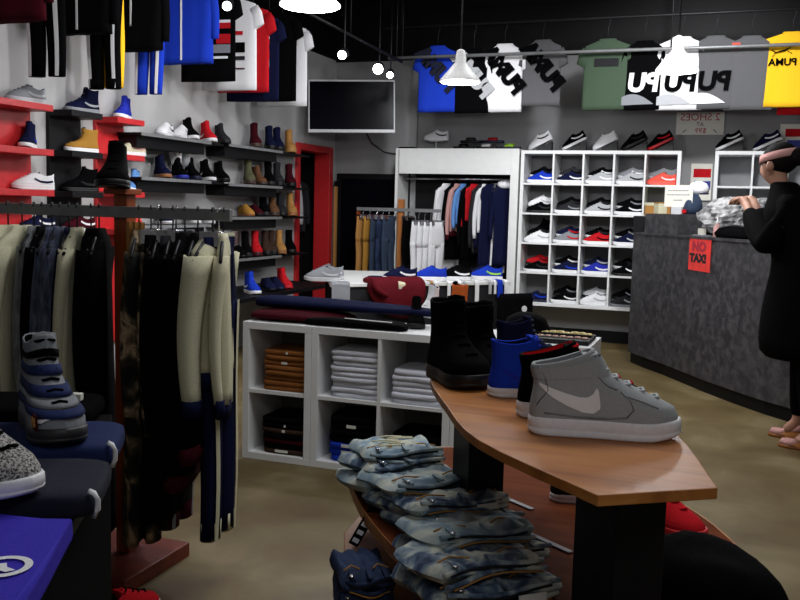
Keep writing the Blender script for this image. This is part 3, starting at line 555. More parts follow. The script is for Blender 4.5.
for c_ in o.children:
    if c_.name.split('.')[0] in ('red_stripe', 'white_stripe', 'red_block', 'grey_print', 'white_line'): c_.location.x += .04; c_.location.z -= .06
o = high(250, 90, 'white', 'white t-shirt with red and black chest print high on the left wall', 't', h=.74, w=.25)
bx('red_stripe', (.02, .14, -.037, -.033, -.30, -.27), 'red', o); bx('black_block', (.02, .16, -.037, -.033, -.44, -.36), 'black', o); bx('grey_print', (.02, .16, -.037, -.033, -.50, -.47), 'charcoal', o); bx('thin_line', (.0, .16, -.037, -.033, -.575, -.565), 'maroon', o)
o = high(263, 92, 'red', 'red t-shirt hanging high between the white and the navy ones', 't', h=.72, w=.24); bx('white_line', (-.05, .1, -.037, -.033, -.50, -.485), 'white', o)
o = high(273, 101, 'navy', 'navy t-shirt with small prints hanging behind the red one', 't', h=.74, w=.25); fila(o, .74)
o = high(290, 101, 'black', 'black t-shirt with a tiny white chest mark high on the left wall', 't', h=.78, w=.27); bx('chest_mark', (-.02, .04, -.037, -.033, -.26, -.20), 'white', o); bx('red_mark', (.05, .09, -.037, -.033, -.25, -.21), 'red', o)
high(301, 106, 'white', 'off-white t-shirt, the last one toward the television', 't', h=.74, w=.25)
# ---------------------------------------------------------------- black wall shelves with boots and shoes
def wshelf(y0, y1, z, label, depth=.24, fascia=.085, group='black shelves on the left wall'):
    r = empty('wall_shelf', (XL, (y0+y1)/2, z), 0, label, 'shelf', group); h = (y1-y0)/2
    bx('board', (.001, depth, -h, h, -.02, 0), 'black_paint', r, .002); bx('support_box', (.001, depth-.05, -h+.02, h-.02, -.02-fascia, -.0205), 'black_paint', r, .003)
    bx('edge_strip', (depth, depth+.006, -h, h, -.022, .002), 'steel', r); return r
ZS1 = [at(176, y, 'x', XL+.24).z for y in (137, 179, 225)]; ZS2 = [at(256, y, 'x', XL+.24).z for y in (147.5, 185, 217, 257.5)]
NM = ['top', 'second', 'third', 'lowest']
for i, z in enumerate(ZS1): wshelf(5.56, 6.50, z, f'black wall shelf beside the red shelving, {NM[i]} of that column')
for i, z in enumerate(ZS2): wshelf(6.78, 7.76, z, f'black wall shelf next to the red doorway, {NM[i]} of that column')
for i, z in enumerate(ZS2): tag(bx('extension_board', (XL+.001, XL+.20, 7.765, 8.44, z-.02, z), 'black_paint'), f'thin black board extending the {NM[i]} wall shelf to the red doorway', 'shelf')
for i, z in enumerate(ZS1[:2]): tag(bx('link_board', (XL+.001, XL+.20, 6.51, 6.772, z-.02, z), 'black_paint'), f'short black link board between the two {NM[i]} wall shelves', 'shelf')
wl_it = [  # row, px, style, upper, sole, accent, look, pointing
 (0,164,'low','white','white','black','white shoe with black side stripe'), (0,180,'low','white','white','lightgrey','plain white shoe'), (0,189,'high','black','white','white','black high-top with white stripe'), (0,207,'high','red','white','white','red high-top with white toe'), (0,221,'high','charcoal','black','grey','charcoal high-top'),
 (0,254,'boot','maroon','darkbrown',None,'oxblood boot'), (0,269,'boot','navy','black',None,'dark navy boot, left of a pair'), (0,277,'boot','navy','black',None,'dark navy boot, right of a pair'), (0,289,'boot','tan','tan',None,'tan suede boot'),
 (1,161,'high','navy','gum','navy','navy high-top with gum sole'), (1,178,'high','black','royal','black','black high-top with blue sole'), (1,191,'high','black','navy','white','black high-top with white mark'), (1,206,'high','black','white','white','black high-top with white toe'), (1,220,'high','black','black','black','all black high-top'),
 (1,248,'boot','olive','darkbrown',None,'olive brown boot'), (1,258,'high','brown','darkbrown',None,'brown ankle boot'), (1,268,'boot','black','black',None,'black boot next to a brown one'), (1,277,'boot','charcoal','black',None,'charcoal boot'), (1,289,'boot','maroon','black',None,'dark maroon boot'),
 (2,163,'low','navy','white','white','navy shoe with white sole'), (2,191,'low','lightgrey','white','white','light grey shoe'), (2,205,'low','maroon','white','white','maroon shoe with white sole'),
 (2,245,'low','mustard','gum','mustard','mustard suede shoe'), (2,254,'low','maroon','black','maroon','small maroon shoe'), (2,263,'boot','black','black',None,'tall black boot'), (2,272,'boot','brown','darkbrown',None,'brown boot'), (2,280,'boot','charcoal','black',None,'charcoal boot in the third row'), (2,290,'boot','tan','gum',None,'light tan boot'),
 (3,238,'low','black','black','charcoal','low black shoe'), (3,245,'boot','black','black',None,'black boot at the left'), (3,255,'boot','red','maroon',None,'bright red boot'), (3,265,'boot','darkbrown','black',None,'dark brown boot, left of a pair'), (3,271,'boot','darkbrown','black',None,'dark brown boot, right of a pair'), (3,279,'boot','tan','gum',None,'tan boot'), (3,289,'boot','black','black',None,'black boot at the right end'),
]
for rw, px, st, u, s, a, lk in wl_it:
    z = (ZS1 if px < 225 else ZS2)[min(rw, 3 if px > 225 else 2)]; p = at(px, [138, 178, 222, 248][rw], 'x', XL+.13); y = min(max(p.y, 5.7), 8.30)
    rz = R(-38) if st != 'boot' else R(-50)
    if rw == 0 and px in (164, 180): rz = R(-75)
    o = shoe((XL+.14, y, z+.001), rz, st, u, s, f'{lk} on the {["top","second","third","lowest"][rw]} black wall shelf', 'shoes on the black wall shelves', accent=a, lining='charcoal', parts=('laces',) if st != 'low' else ())
    o.scale = (.85, 1.0, 1.10) if st == 'boot' else (1.0, 1.0, 1.0)
for k_, (px, m) in enumerate([(173, 'white'), (182, 'lightgrey')]):
    p = at(px, 157, 'x', XL+.07); o = shoe((XL+.06, p.y, p.z+.02), 0, 'low', m, 'white', f'{nice(m)} shoe hung toe-down on the wall under the top black shelf', 'pair hung on the wall', accent='lightgrey'); o.rotation_euler = (R(90), R(60), R(90)); o.scale = (.8, .8, .8)
# ---------------------------------------------------------------- red and black display shelving at the far left
def display(y0, y1, m, zs, label, depth=.215):
    r = empty('display_shelving', (XL, (y0+y1)/2, 0), 0, label, 'shelving'); h = (y1-y0)/2
    bx('back_panel', (.001, .03, -h, h, .30, zs[0]-.035), m, r, .002)
    for z in zs: bx('shelf', (.001, depth, -h-.0, h+.0, z-.04, z), m, r, .003)
    return r
def zs_at(px, ys): return [at(px, y, 'x', XL+.215).z for y in ys]
ZA, ZB, ZC_ = zs_at(45, (104, 149, 190, 232)), zs_at(90, (112, 152, 192, 232)), zs_at(133, (119, 155, 192, 229))
display(4.12, 4.69, 'red_paint', ZA, 'red display shelving at the left edge of the photo')
display(4.86, 5.17, 'black_paint', ZB, 'black display shelving between the two red ones'); display(5.33, 5.64, 'red_paint', ZC_, 'red display shelving beside the black wall shelves')
def dshoe(px, zz, st, u, s, a, lb, rz=-60, lace=None):
    z = zz; p = at(px, 150, 'x', XL+.12); o = shoe((XL+.115, p.y, z+.001), R(rz), st, u, s, lb, 'shoes on the display shelving', accent=a, lining='charcoal', lace=lace); o.scale = (.92,)*3; return o
dshoe(27, ZA[0], 'runner', 'grey', 'lightgrey', 'lightgrey', 'grey running shoe on the top shelf of the leftmost red shelving', 250); dshoe(29, ZA[1], 'high', 'navy', 'white', 'blue', 'navy and white high-top on the second shelf of the leftmost red shelving', 300)
dshoe(33, ZA[2], 'runner', 'white', 'white', 'navy', 'white running shoe with navy stripe on the third red shelf at far left', 235); dshoe(36, ZA[3], 'low', 'navy', 'white', 'white', 'navy shoe on the lowest visible red shelf at far left', 250)
dshoe(83, ZB[0], 'high', 'navy', 'grey', 'lightgrey', 'dark navy high-top on the top black display shelf', 250, 'grey'); dshoe(82, ZB[1], 'boot', 'mustard', 'white', None, 'mustard suede work boot with pale sole on the black display shelving', 245).scale = (.85,.85,.75)
dshoe(80, ZB[2], 'high', 'black', 'black', 'charcoal', 'black high-top on the third black display shelf', 235); dshoe(78, ZB[3], 'low', 'maroon', 'white', 'white', 'maroon shoe with pale sole on the lowest black display shelf', 250)
dshoe(124, ZC_[0], 'high', 'royal', 'white', 'blue', 'deep blue high-top on the top shelf of the right red shelving', 290); dshoe(131, ZC_[1], 'high', 'cream', 'white', 'pink', 'cream high-top with coloured side on the right red shelving', 250)
dshoe(133, ZC_[2], 'high', 'skyblue', 'white', 'skyblue', 'sky blue high-top with white sole on the right red shelving', 290); dshoe(132, ZC_[3], 'low', 'coral', 'coral', 'red', 'orange-red shoe on the lowest visible shelf of the right red shelving', 280)
# ---------------------------------------------------------------- foreground clothes rack with red-brown post
GX, GY = -2.05, 2.67
rack = empty('clothes_rack', (GX, GY, 0), 0, 'foreground clothes rack with a red-brown wooden post and flat grey bar', 'clothes rack')
bx('base_plate', (-.24, .17, -.20, .20, .0, .055), 'wood_base', rack, .004); bx('post', (-.026, .030, .012, .066, .055, 1.375), 'wood_red', rack, .003); bx('post_cap', (-.045, .049, -.02, .075, 1.375, 1.395), 'wood_red', rack, .003)
bx('bar', (-1.0, .462, -.010, .010, 1.293, 1.333), 'steel', rack, .002)
dk = shoe((GX-.01, GY+.0, 1.396), R(-62), 'high', 'black', 'black', 'black glossy high-top standing on top of the wooden rack post', accent='silver', acc='stripe', lining='black', name='high_top_sneaker'); dk.scale = (.8, 1.15, .9)
def onrail(px): return front(px, 212, GY).x
RZ = 1.333
def rj(px, m, lb, h, rz=90, kind='j', **k2):
    hook = k2.pop('hook', .085); loc = (onrail(px), GY, RZ-hook-.008)
    g = 'clothes on the foreground rack'
    if kind == 'j': return jacket(loc, R(rz), m, lb+' on the foreground rack', h=h, group=g, seed=px, hook=hook, **k2)
    return trousers(loc, R(rz), m, lb+' on the foreground rack', h=h, group=g, seed=px, hook=hook, **k2)
rj(-14, 'charcoal', 'charcoal jacket cut by the left edge', .62, 96, sh=.2)
rj(8, 'cream', 'cream jacket, leftmost', .68, 104, sleeve=.6, sh=.19, th=.03, sr=.065)
rj(22, 'cream', 'cream jacket with dark lining next to the leftmost one', .70, 108, sleeve=.6, sh=.20, zipper='black', th=.03, sr=.065)
rj(34, 'heather_grey', 'grey marled jacket', .68, 118, sh=.15, th=.022, sr=.045); rj(42, 'black', 'black jacket between the grey and the blue-grey ones', .66, 120, sh=.17, th=.018, sr=.045)
rj(52, 'heather', 'blue-grey marled jacket, left of two', .70, 116, sh=.15, th=.020, sr=.045); rj(60, 'heather', 'blue-grey marled jacket, right of two', .70, 118, sh=.16, th=.020, sr=.045); rj(69, 'navy', 'dark navy jacket behind the blue-grey ones', .66, 120, sh=.14, th=.016, sr=.04)
rj(77, 'cream', 'slim cream jacket right of the blue-grey ones', .68, 116, sh=.17, th=.024, sleeve=.6, sr=.045)
rj(91, 'black', 'long black coat left of the wooden post', 1.04, 124, sh=.17, hem=.22, th=.03, sleeve=.6); rj(99, 'black', 'long black coat touching the wooden post', 1.10, 120, sh=.15, hem=.22, th=.034, sleeve=.6)
rj(139, 'camo', 'camouflage jacket with tan straps, left of two', 1.06, 118, sh=.14, hem=.24, th=.028, sleeve=.62, sr=.05); rj(151, 'camo', 'camouflage jacket right of the first camouflage one', 1.06, 124, sh=.14, hem=.17, th=.028, sleeve=.62, sr=.05)
for px in (134, 140, 146): x = onrail(px); tag(bx('hanging_strap', (x-.006, x+.006, GY-.035, GY-.015, 1.16, 1.28), 'tan'), {134:'left',140:'middle',146:'right'}[px]+' tan strap hanging below the bar over the camouflage jackets', 'strap')
rj(161, 'black', 'black jacket right of the camouflage ones', .98, 116, sh=.15, hem=.18, th=.033, zipper='charcoal', sr=.055); rj(173, 'black', 'black jacket with a red front zip', .94, 116, sh=.15, th=.035, zipper='red')
rj(185, 'black', 'black tracksuit top before the narrow cream one', .80, 112, sh=.15, th=.035, cuff='maroon', sleeve=.66)
rj(198, 'black', 'black tracksuit top beside the cream sleeve', .70, 112, sh=.15, th=.033, cuff='maroon', zipper='silver', sleeve=.6)
rj(176, 'charcoal', 'dark trousers with grey side stripe and maroon cuffs', 1.02, 100, kind='t', w=.12, stripe='grey', cuffm='maroon', leg=.065)
rj(158, 'black', 'black trousers hanging low', 1.02, 110, kind='t', w=.14)
rj(213, 'cream', 'cream track top with navy cuffs near the bar end', .46, 102, sh=.15, hem=.13, th=.045, sleeve=.50, sr=.082, cuff='navy', zipper='navy')
rj(219, 'navy', 'navy and cream track trousers at the bar end', 1.04, 96, kind='t', w=.11, stripe='cream', cuffm='cream', leg=.062)
rj(224, 'cream', 'last cream jacket at the very end of the bar', .56, 118, sh=.13, hem=.11, th=.022, zipper='navy', sleeve=.5, sr=.042, cuff='navy')
# ---------------------------------------------------------------- white cubby units in mid floor
CY0, CY1, CH = 4.134, 4.52, .735
def cubby(x0, x1, cols, label): return cube_unit('cubby_unit', x0, x1, cols, 2, CY0, CY1, 0, CH, label, 'shelf', t=.038, ti=.018, depth_back=True, group='white cubby units in a row')
cubby(-2.385, -1.985, 1, 'narrow white cubby unit with brown and dark folded shirts'); cubby(-1.983, -1.235, 2, 'white cubby unit with white and blue folded shirts'); cubby(-1.233, -.575, 2, 'white cubby unit at the right end carrying the jewellery tray')
def fold_mesh(w, d, h, seed):
    r = random.Random(seed); rg = []
    for f, s in ((0, .93), (.12, .985), (.5, 1.0), (.88, .985), (1, .93)):
        rg.append([(x*s+r.uniform(-.002, .002), y*s+r.uniform(-.002, .002), f*h+.0025*math.sin(x*25+seed)*math.sin(f*math.pi)) for x, y, _ in se(28, w/2, d/2, 7)])
    return MB().loft(rg)
def shirt(loc, w, d, h, m, label, group, seed=0, tagm=None, rz=0):
    r = fold_mesh(w, d, h, seed).build('folded_shirt', m, None, loc, rz); tag(r, label, 'folded shirt', group)
    if tagm: bx('size_label', (-.018+random.uniform(-.04, .04), .02, -d/2-.0025, -d/2+.004, h*.35, h*.8), tagm, r)
    return r
ORD = ['lowest', 'second lowest', 'third lowest', 'fourth lowest', 'fifth lowest', 'sixth lowest', 'seventh lowest', 'eighth lowest']
def stack(xc, z0, mats_, w, h, desc, where, tg=(), d=.27, y=None, gap=.0005):
    z = z0
    for i, m in enumerate(mats_):
        lab = f'{desc if isinstance(desc, str) else desc[i]}, {"topmost" if i == len(mats_)-1 else ORD[i]} {where}'
        shirt((xc+random.uniform(-.006, .006), (y or CY0+.155)+random.uniform(-.006, .006), z), w, d, h, m, lab, 'folded shirts in the white cubbies', seed=i+int(xc*50), tagm='paper' if i in tg else None, rz=R(random.uniform(-2, 2))); z += h+gap
zt = .376; zbm = .0385
stack(-2.150, zt, ['rust']*8, .27, .0265, 'rust brown folded shirt', 'in the upper left cubby', (5, 7))
stack(-2.150, zbm, ['darkbrown', 'black', 'maroon', 'black', 'darkbrown', 'black', 'black'], .27, .027, ['dark brown folded shirt', 'black folded shirt', 'maroon folded shirt', 'black folded shirt', 'dark brown folded shirt', 'black folded shirt', 'black folded shirt'], 'in the lower left cubby', (0, 4, 5))
stack(-1.755, zt, ['shirt_white']*9, .275, .0265, 'white folded shirt', 'in the upper cubby of the middle unit')
stack(-1.755, zbm, ['blue']*3+['black']*4, .275, .034, ['bright blue folded shirt']*3+['black folded shirt']*4, 'in the lower cubby of the middle unit', (0, 1, 2, 5))
stack(-1.42, zt, ['shirt_white']*6, .27, .028, 'white folded shirt', 'in the upper right cubby of the middle unit')
stack(-1.42, zbm, ['navy', 'black', 'black', 'black', 'black'], .27, .036, ['navy folded shirt']+['black folded shirt']*4, 'in the lower right cubby of the middle unit', (3,))
stack(-1.07, zbm, ['coral', 'rust', 'black', 'black'], .25, .036, ['orange folded shirt', 'rust folded shirt', 'black folded shirt', 'black folded shirt'], 'in the lower cubby of the right unit')
# garments lying on the cubby top
def drape(name, pts, m, label, cat, zt=CH, parent=None):
    """soft long bundle: list of (x, y, halfwidth, height)"""
    rg = []
    for i, (x, y, hw, h) in enumerate(pts):
        n = 20; ring = []
        for j in range(n):
            a = 2*math.pi*j/n; ring.append((x, y+hw*math.cos(a), zt+.0015+h/2+h/2*math.copysign(abs(math.sin(a))**.7, math.sin(a))+(.004*math.sin(3*a+i) if math.sin(a) > .2 else 0)))
        rg.append(ring)
    return tag(MB().loft(rg).build(name, m, parent, sub=1), label, cat)
drape('folded_jacket', [(-2.40, 4.33, .10, .04), (-2.36, 4.33, .16, .055), (-2.2, 4.34, .17, .06), (-2.0, 4.34, .165, .055), (-1.88, 4.35, .13, .045), (-1.85, 4.35, .08, .03)], 'maroon', 'dark maroon jacket lying flat at the left end of the cubby top', 'jacket')
g2 = drape('folded_jacket', [(-2.06, 4.21, .03, .03), (-2.0, 4.21, .05, .04), (-1.9, 4.21, .055, .045), (-1.7, 4.21, .055, .045), (-1.56, 4.21, .055, .045), (-1.51, 4.21, .045, .04), (-1.49, 4.21, .025, .02)], 'black', 'rolled black jacket with a thin white line at the front edge of the cubby top', 'jacket', CH)
MB().tube([(-1.82, 4.178, CH+.048), (-1.7, 4.172, CH+.046), (-1.56, 4.172, CH+.044)], .0035, 6).build('white_piping', 'white', g2)
drape('folded_jacket', [(-2.42, 4.38, .07, .05), (-2.38, 4.38, .12, .07), (-2.2, 4.39, .12, .065), (-2.0, 4.40, .11, .06), (-1.8, 4.41, .10, .052), (-1.6, 4.42, .09, .045), (-1.44, 4.42, .07, .04), (-1.36, 4.42, .03, .025)], 'navy', 'long navy jacket spread along the back of the cubby top', 'jacket', CH+.055)
p = at(414, 328, 'z', CH); shoe((p.x, p.y+.03, CH+.001), R(-72), 'high', 'black', 'black', 'small black high-top standing toe forward on the cubby top', accent='charcoal', name='high_top_sneaker').scale = (.70, .95, .85)
p = at(431, 318, 'z', CH); shoe((p.x-.01, p.y, CH+.001), R(-100), 'high', 'white', 'white', 'white high-top behind the small black one on the cubby top', accent='lightgrey').scale = (.6, .9, 1)
p = at(452, 318, 'z', CH); shoe((p.x, p.y, CH+.001), R(160), 'boot', 'orange', 'brown', 'orange-brown boot behind the tall black shoe', accent=None).scale = (.7, .9, .93)
bgx = empty('baseball_hat', (-.93, 4.40, CH+.001), 0, 'black cap with a white emblem on the cubby top behind the blue shoes', 'cap')
MB().loft([se(22, .11, .09, 2.2, z=0), se(22, .115, .095, 2.2, z=.04), se(22, .095, .08, 2.1, z=.085), se(22, .05, .045, 2, z=.11), se(22, .012, .01, 2, z=.116)]).build('crown', 'black', bgx); MB().loft([se(20, .085, .06, 2.6, cy=-.10, z=.002), se(20, .085, .06, 2.6, cy=-.10, z=.010)]).build('brim', 'black', bgx); MB().add([(-.02,-.098,.035),(.02,-.098,.035),(.008,-.090,.06),(0,-.088,.075),(-.008,-.090,.06)], [(0,1,2,3,4)]).build('emblem', 'white', bgx)
# jewellery tray
ty = empty('jewellery_tray', (-.755, 4.31, CH+.0005), 0, 'black display tray with gold and beaded bracelets on the right cubby end', 'tray')
bx('tray_body', (-.165, .165, -.13, .13, 0, .022), 'rub_black', ty, .003); bx('divider', (-.16, .16, -.006, .006, .022, .034), 'rub_black', ty)
for i in range(9):
    x = -.14+.035*i
    tag(MB().lathe([(.0155, 0), (.022, .003), (.022, .010), (.0155, .013)], 14).build('gold_bracelet', 'gold_foil', None, (-.755+x, 4.31+.062+.02*math.sin(i*2.2), CH+.023)), f'gold coloured bracelet, {["first","second","third","fourth","fifth","sixth","seventh","eighth","ninth"][i]} from the left in the rear row of the black tray', 'bracelet', 'gold bracelets in the tray')
    tag(MB().lathe([(.014, 0), (.019, .004), (.014, .008)], 12).build('bead_bracelet', 'beads', None, (-.755+x, 4.31-.062+.02*math.sin(i*3.1), CH+.023)), f'reddish beaded bracelet, {["first","second","third","fourth","fifth","sixth","seventh","eighth","ninth"][i]} from the left in the front row of the black tray', 'bracelet', 'beaded bracelets in the tray')
lg = empty('shop_sticker', (-.573, 4.30, .60), 0, 'small red and dark sticker on the right side of the white cubby', 'sticker'); bx('sheet', (0, .0015, -.05, .05, -.06, .06), 'paper', lg); MB().lathe([(.03, 0), (.03, .002)], 16).xf(Matrix.Rotation(R(90), 4, 'Y')).build('red_mark', 'ink_red', lg)
# ---------------------------------------------------------------- display table with socks further back
MT = [(-2.87, 6.30), (-2.30, 6.86), (-1.72, 7.45), (-2.3, 8.1), (-3.55, 7.62)]
mt = empty('display_table', (-2.5, 7.2, 0), 0, 'white-topped display table with dark cloth sides in front of the closet', 'table'); MTl = [(x+2.5, y-7.2) for x, y in MT]
MB().prism(MTl, .722, .75).build('tabletop', 'paint_white', mt, bevel=.003); ctr = (sum(p[0] for p in MTl)/5, sum(p[1] for p in MTl)/5)
MB().prism([(ctr[0]+(p[0]-ctr[0])*.97, ctr[1]+(p[1]-ctr[1])*.97) for p in MTl], 0, .72).build('cloth_skirt', 'charcoal', mt)
e0, e1 = Vector((-2.87, 6.30, 0)), Vector((-1.72, 7.45, 0)); ed = (e1-e0).normalized(); en = Vector((ed.y, -ed.x, 0)); ea = math.atan2(ed.y, ed.x)
def edge_at(px):
    d = at(px, 282, 'z', .75)-EYE; d.z = 0; o = Vector((0, 0, 0)); # intersection of view line with table edge in plan
    den = d.x*ed.y-d.y*ed.x; t = (e0.x*ed.y-e0.y*ed.x)/den; return d*t
def sock(px, w, ln, m, lb):
    p = edge_at(px); r = empty('folded_sock', (p.x+en.x*.006, p.y+en.y*.006, .758), ea, lb+' over the display table edge', 'sock', 'socks hung over the table edge')
    mb = MB(); V = []; prof = [(.07, 0), (.0, 0), (-.010, -.012), (-.014, -ln*.5), (-.014, -ln)]
    rg = [[(-w, -0+y, z), (w, y, z), (w, y-.006 if k > 1 else y, z+(.006 if k < 2 else 0)), (-w, y-.006 if k > 1 else y, z+(.006 if k < 2 else 0))] for k, (y, z) in enumerate(prof)]
    mb.loft(rg, smooth=False).build('sock_leg', m, r)
for px, w_, ln, m, lb in [(340, .075, .21, 'grey', 'broad grey sock hanging long'), (379, .045, .085, 'lightgrey', 'short pale grey sock'), (401, .03, .055, 'cream', 'very short cream sock'), (431, .010, .15, 'tan', 'narrow tan strap'), (435, .014, .15, 'white', 'narrow white sock beside the tan strap'), (448, .014, .15, 'white', 'second narrow white sock'), (459, .016, .15, 'white', 'third narrow white sock, left of a pair'), (464, .012, .16, 'lightgrey', 'pale grey sock, right of a pair'), (476, .018, .17, 'white', 'fourth white sock, middle of the right half,'),
        (489, .013, .11, 'lightgrey', 'pale sock left of the blue one'), (494, .010, .11, 'white', 'slim white sock left of the blue one'), (499, .024, .14, 'blue', 'bright blue sock'), (505, .016, .15, 'white', 'white sock right of the blue one')]: sock(px, w_, ln, m, lb)
rg = empty('draped_garment', (0, 0, 0), 0, 'dark red garment draped over the front of the display table', 'garment')
pa, pb = edge_at(366), edge_at(425); mbx = MB(); rings = []
for k in range(9):
    f = k/8; p = pa+(pb-pa)*f; dep = [.10, .20, .25, .28, .30, .31, .30, .24, .10][k]; out = .05+.03*math.sin(f*9); q = p+en*out
    rings.append([(p.x-en.x*.14, p.y-en.y*.14, .79), (p.x-en.x*.02, p.y-en.y*.02, .80+.012*math.sin(k*2)), (q.x, q.y, .765), (q.x+en.x*.02, q.y+en.y*.02, .765-dep), (p.x+en.x*.018, p.y+en.y*.018, .765-dep-.01), (p.x+en.x*.02, p.y+en.y*.02, .753), (p.x-en.x*.14, p.y-en.y*.14, .753)])
mbx.loft(rings); mbx.build('body', 'red_cloth', rg, sub=1)
pr_, pq = edge_at(368), edge_at(372); rl = MB(); rl.tube([pr_+en*.07+Vector((0,0,.81)), pr_+en*.10+Vector((0,0,.74)), pr_+en*.10+ed*.06+Vector((0,0,.68)), pr_+en*.10+ed*.14+Vector((0,0,.65))], [.02,.028,.028,.018], 10); rl.build('sleeve', 'red_cloth', rg, sub=1)
def tshoe(px, back, st, u, s, a, lb, rz): 
    p = edge_at(px)-en*back; return shoe((p.x, p.y, .7535 if st else .75), rz, st, u, s, lb, 'shoes along the display table', accent=a)
tshoe(331, .20, 'runner', 'grey', 'lightgrey', 'lightgrey', 'grey running shoe at the left end of the display table, nearer of a pair', R(200)); tshoe(342, .36, 'runner', 'grey', 'lightgrey', 'lightgrey', 'grey running shoe at the left end of the display table, farther of a pair', R(205))
tshoe(407, .14, 'runner', 'navy', 'white', 'white', 'navy and white running shoe beside the red garment', R(200)); tshoe(437, .14, 'runner', 'blue', 'white', 'royal', 'blue running shoe before the white trousers', R(200)); tshoe(462, .14, 'runner', 'black', 'white', 'white', 'black and white running shoe in the middle of the right half', R(200))
tshoe(473, .30, 'low', 'black', 'white', 'white', 'black and white low shoe behind the black running shoe', R(200)); tshoe(494, .14, 'runner', 'blue', 'white', 'lime', 'blue running shoe with lime inside at the right end of the table', R(200)); tshoe(500, .32, 'low', 'navy', 'white', 'lightgrey', 'navy low shoe at the back right corner of the table', R(200))
p = edge_at(390)-en*.1; tag(MB().loft([se(18, .10, .06, 3, z=0), se(18, .105, .065, 3, z=.02), se(18, .09, .05, 3, z=.035)]).build('knit_beanie', 'navy', None, (p.x-ed.x*.0-en.x*.12, p.y-en.y*.12, .7505)), 'navy beanie lying behind the dark red garment', 'hat')
p = edge_at(513); eb = empty('hanging_bag', (p.x+en.x*.05, p.y+en.y*.05, .27), ea, 'black cloth bag with a small round white badge at the right table corner', 'bag'); MB().loft([se(20, .16, .035, 4, z=0), se(20, .17, .04, 4, z=.15), se(20, .165, .035, 4, z=.33), se(20, .15, .02, 4, z=.38)]).build('body', 'black', eb); MB().lathe([(.026, 0), (.026, .004)], 18).xf(Matrix.Translation((.06, -.047, .255)) @ Matrix.Rotation(R(90), 4, 'X')).build('badge', 'rub_white', eb)
# low table piled with shoes along the left wall behind the cubbies
lt = empty('low_table', (-3.95, 6.9, 0), 0, 'low dark table by the left wall under the lowest black shelf', 'table'); bx('tabletop', (-.30, .30, -1.2, 1.2, .55, .585), 'black_paint', lt, .003)
for sx in (-.26, .26):
    for sy in (-1.15, 1.15): bx('leg', (sx-.02, sx+.02, sy-.02, sy+.02, 0, .55), 'black_paint', lt)
for px, st, u, s, a, lb in [(252, 'high', 'blue', 'white', 'white', 'bright blue high-top with white sole'), (268, 'low', 'navy', 'black', 'charcoal', 'dark navy low shoe'), (276, 'low', 'navy', 'navy', 'black', 'navy shoe left of the red one'), (284, 'high', 'red', 'red', 'maroon', 'red high-top')]:
    p = at(px, 296, 'x', -3.80); shoe((-3.80, p.y, .586), R(-40), st, u, s, lb+' on the low table by the left wall', 'shoes on the low dark table', accent=a).scale = (1.0,)*3
# ---------------------------------------------------------------- checkout counter
DP = [(-.818, 8.318), (-.70, 8.10), (-.49, 7.782), (-.33, 7.50), (-.15, 7.18), (.05, 6.86), (.261, 6.56), (.50, 6.28), (.80, 6.02), (1.15, 5.82), (1.5, 5.70)]
ct = empty('checkout_counter', (0, 7.2, 0), 0, 'long curved checkout counter clad in dark speckled laminate with black base', 'counter')
def offs(P, d):
    out = []
    for i, p in enumerate(P):
        a = Vector(P[max(i-1, 0)]); b = Vector(P[min(i+1, len(P)-1)]); t = (b-a).normalized(); out.append((p[0]-t.y*d, p[1]+t.x*d))
    return out
def band(P, d0, d1, z0, z1):
    A = offs(P, d0); B = offs(P, d1); n = len(P); mb = MB(); V = [(x, y-7.2, z0) for x, y in A]+[(x, y-7.2, z0) for x, y in B]+[(x, y-7.2, z1) for x, y in A]+[(x, y-7.2, z1) for x, y in B]; F = []
    for i in range(n-1): F += [(i, i+1, 2*n+i+1, 2*n+i), (n+i, 3*n+i, 3*n+i+1, n+i+1), (2*n+i, 2*n+i+1, 3*n+i+1, 3*n+i), (i, n+i, n+i+1, i+1)]
    F += [(0, 2*n, 3*n, n), (n-1, 2*n-1, 4*n-1, 3*n-1)]
    return mb.add(V, F)
CTZ = 1.165
band(DP, .03, .5, .0, .10).build('toe_kick', 'black_paint', ct); band(DP, 0, .04, .10, CTZ).build('front_panel', 'laminate', ct); band(DP, .041, .5, 1.02, 1.05).build('work_surface', 'black_paint', ct); band(DP, -.01, .10, CTZ, CTZ+.02).build('counter_ledge', 'laminate', ct)
band([(-.71, 8.12), (-.60, 7.95), (-.49, 7.782), (-.40, 7.62)], .0, .30, CTZ+.0205, CTZ+.185).build('raised_section', 'laminate', ct); band(DP, .46, .50, .10, 1.019).build('back_panel', 'laminate', ct)
p = at(646, 219, 'y', 8.05); tag(bx('card_terminal_box', (-.10, .10, -.08, .10, 0, .14), 'black_paint', None, .004, (-.72, 8.32, CTZ+.0205)), 'black box at the far left end of the checkout counter', 'box')
def ctop(px, py, d=.15):
    """point above the counter line"""
    best = None
    for i in range(len(DP)-1):
        a = Vector((*DP[i], 0)); b = Vector((*DP[i+1], 0)); e = (b-a); n = Vector((-e.y, e.x, 0)).normalized(); a2 = a+n*d
        ray = fwd+RT*((px-400)/FPX)+UP*((300-py)/FPX); ray.z = 0; den = ray.x*e.y-ray.y*e.x
        if abs(den) < 1e-6: continue
        t = (a2.x*e.y-a2.y*e.x)/den; q = ray*t; f = (q-a2).dot(e)/e.dot(e)
        if -.1 <= f <= 1.1 and t > 0: best = (q, math.atan2(e.y, e.x)); break
    return best
q, ang = ctop(700, 250, -.004); so = empty('paper_sign', (q.x, q.y, 1.055), ang, 'orange-red paper notice taped on the front of the checkout counter', 'sign'); bx('sheet', (-.17, .17, -.002, 0, -.135, .125), 'orange_sign', so)
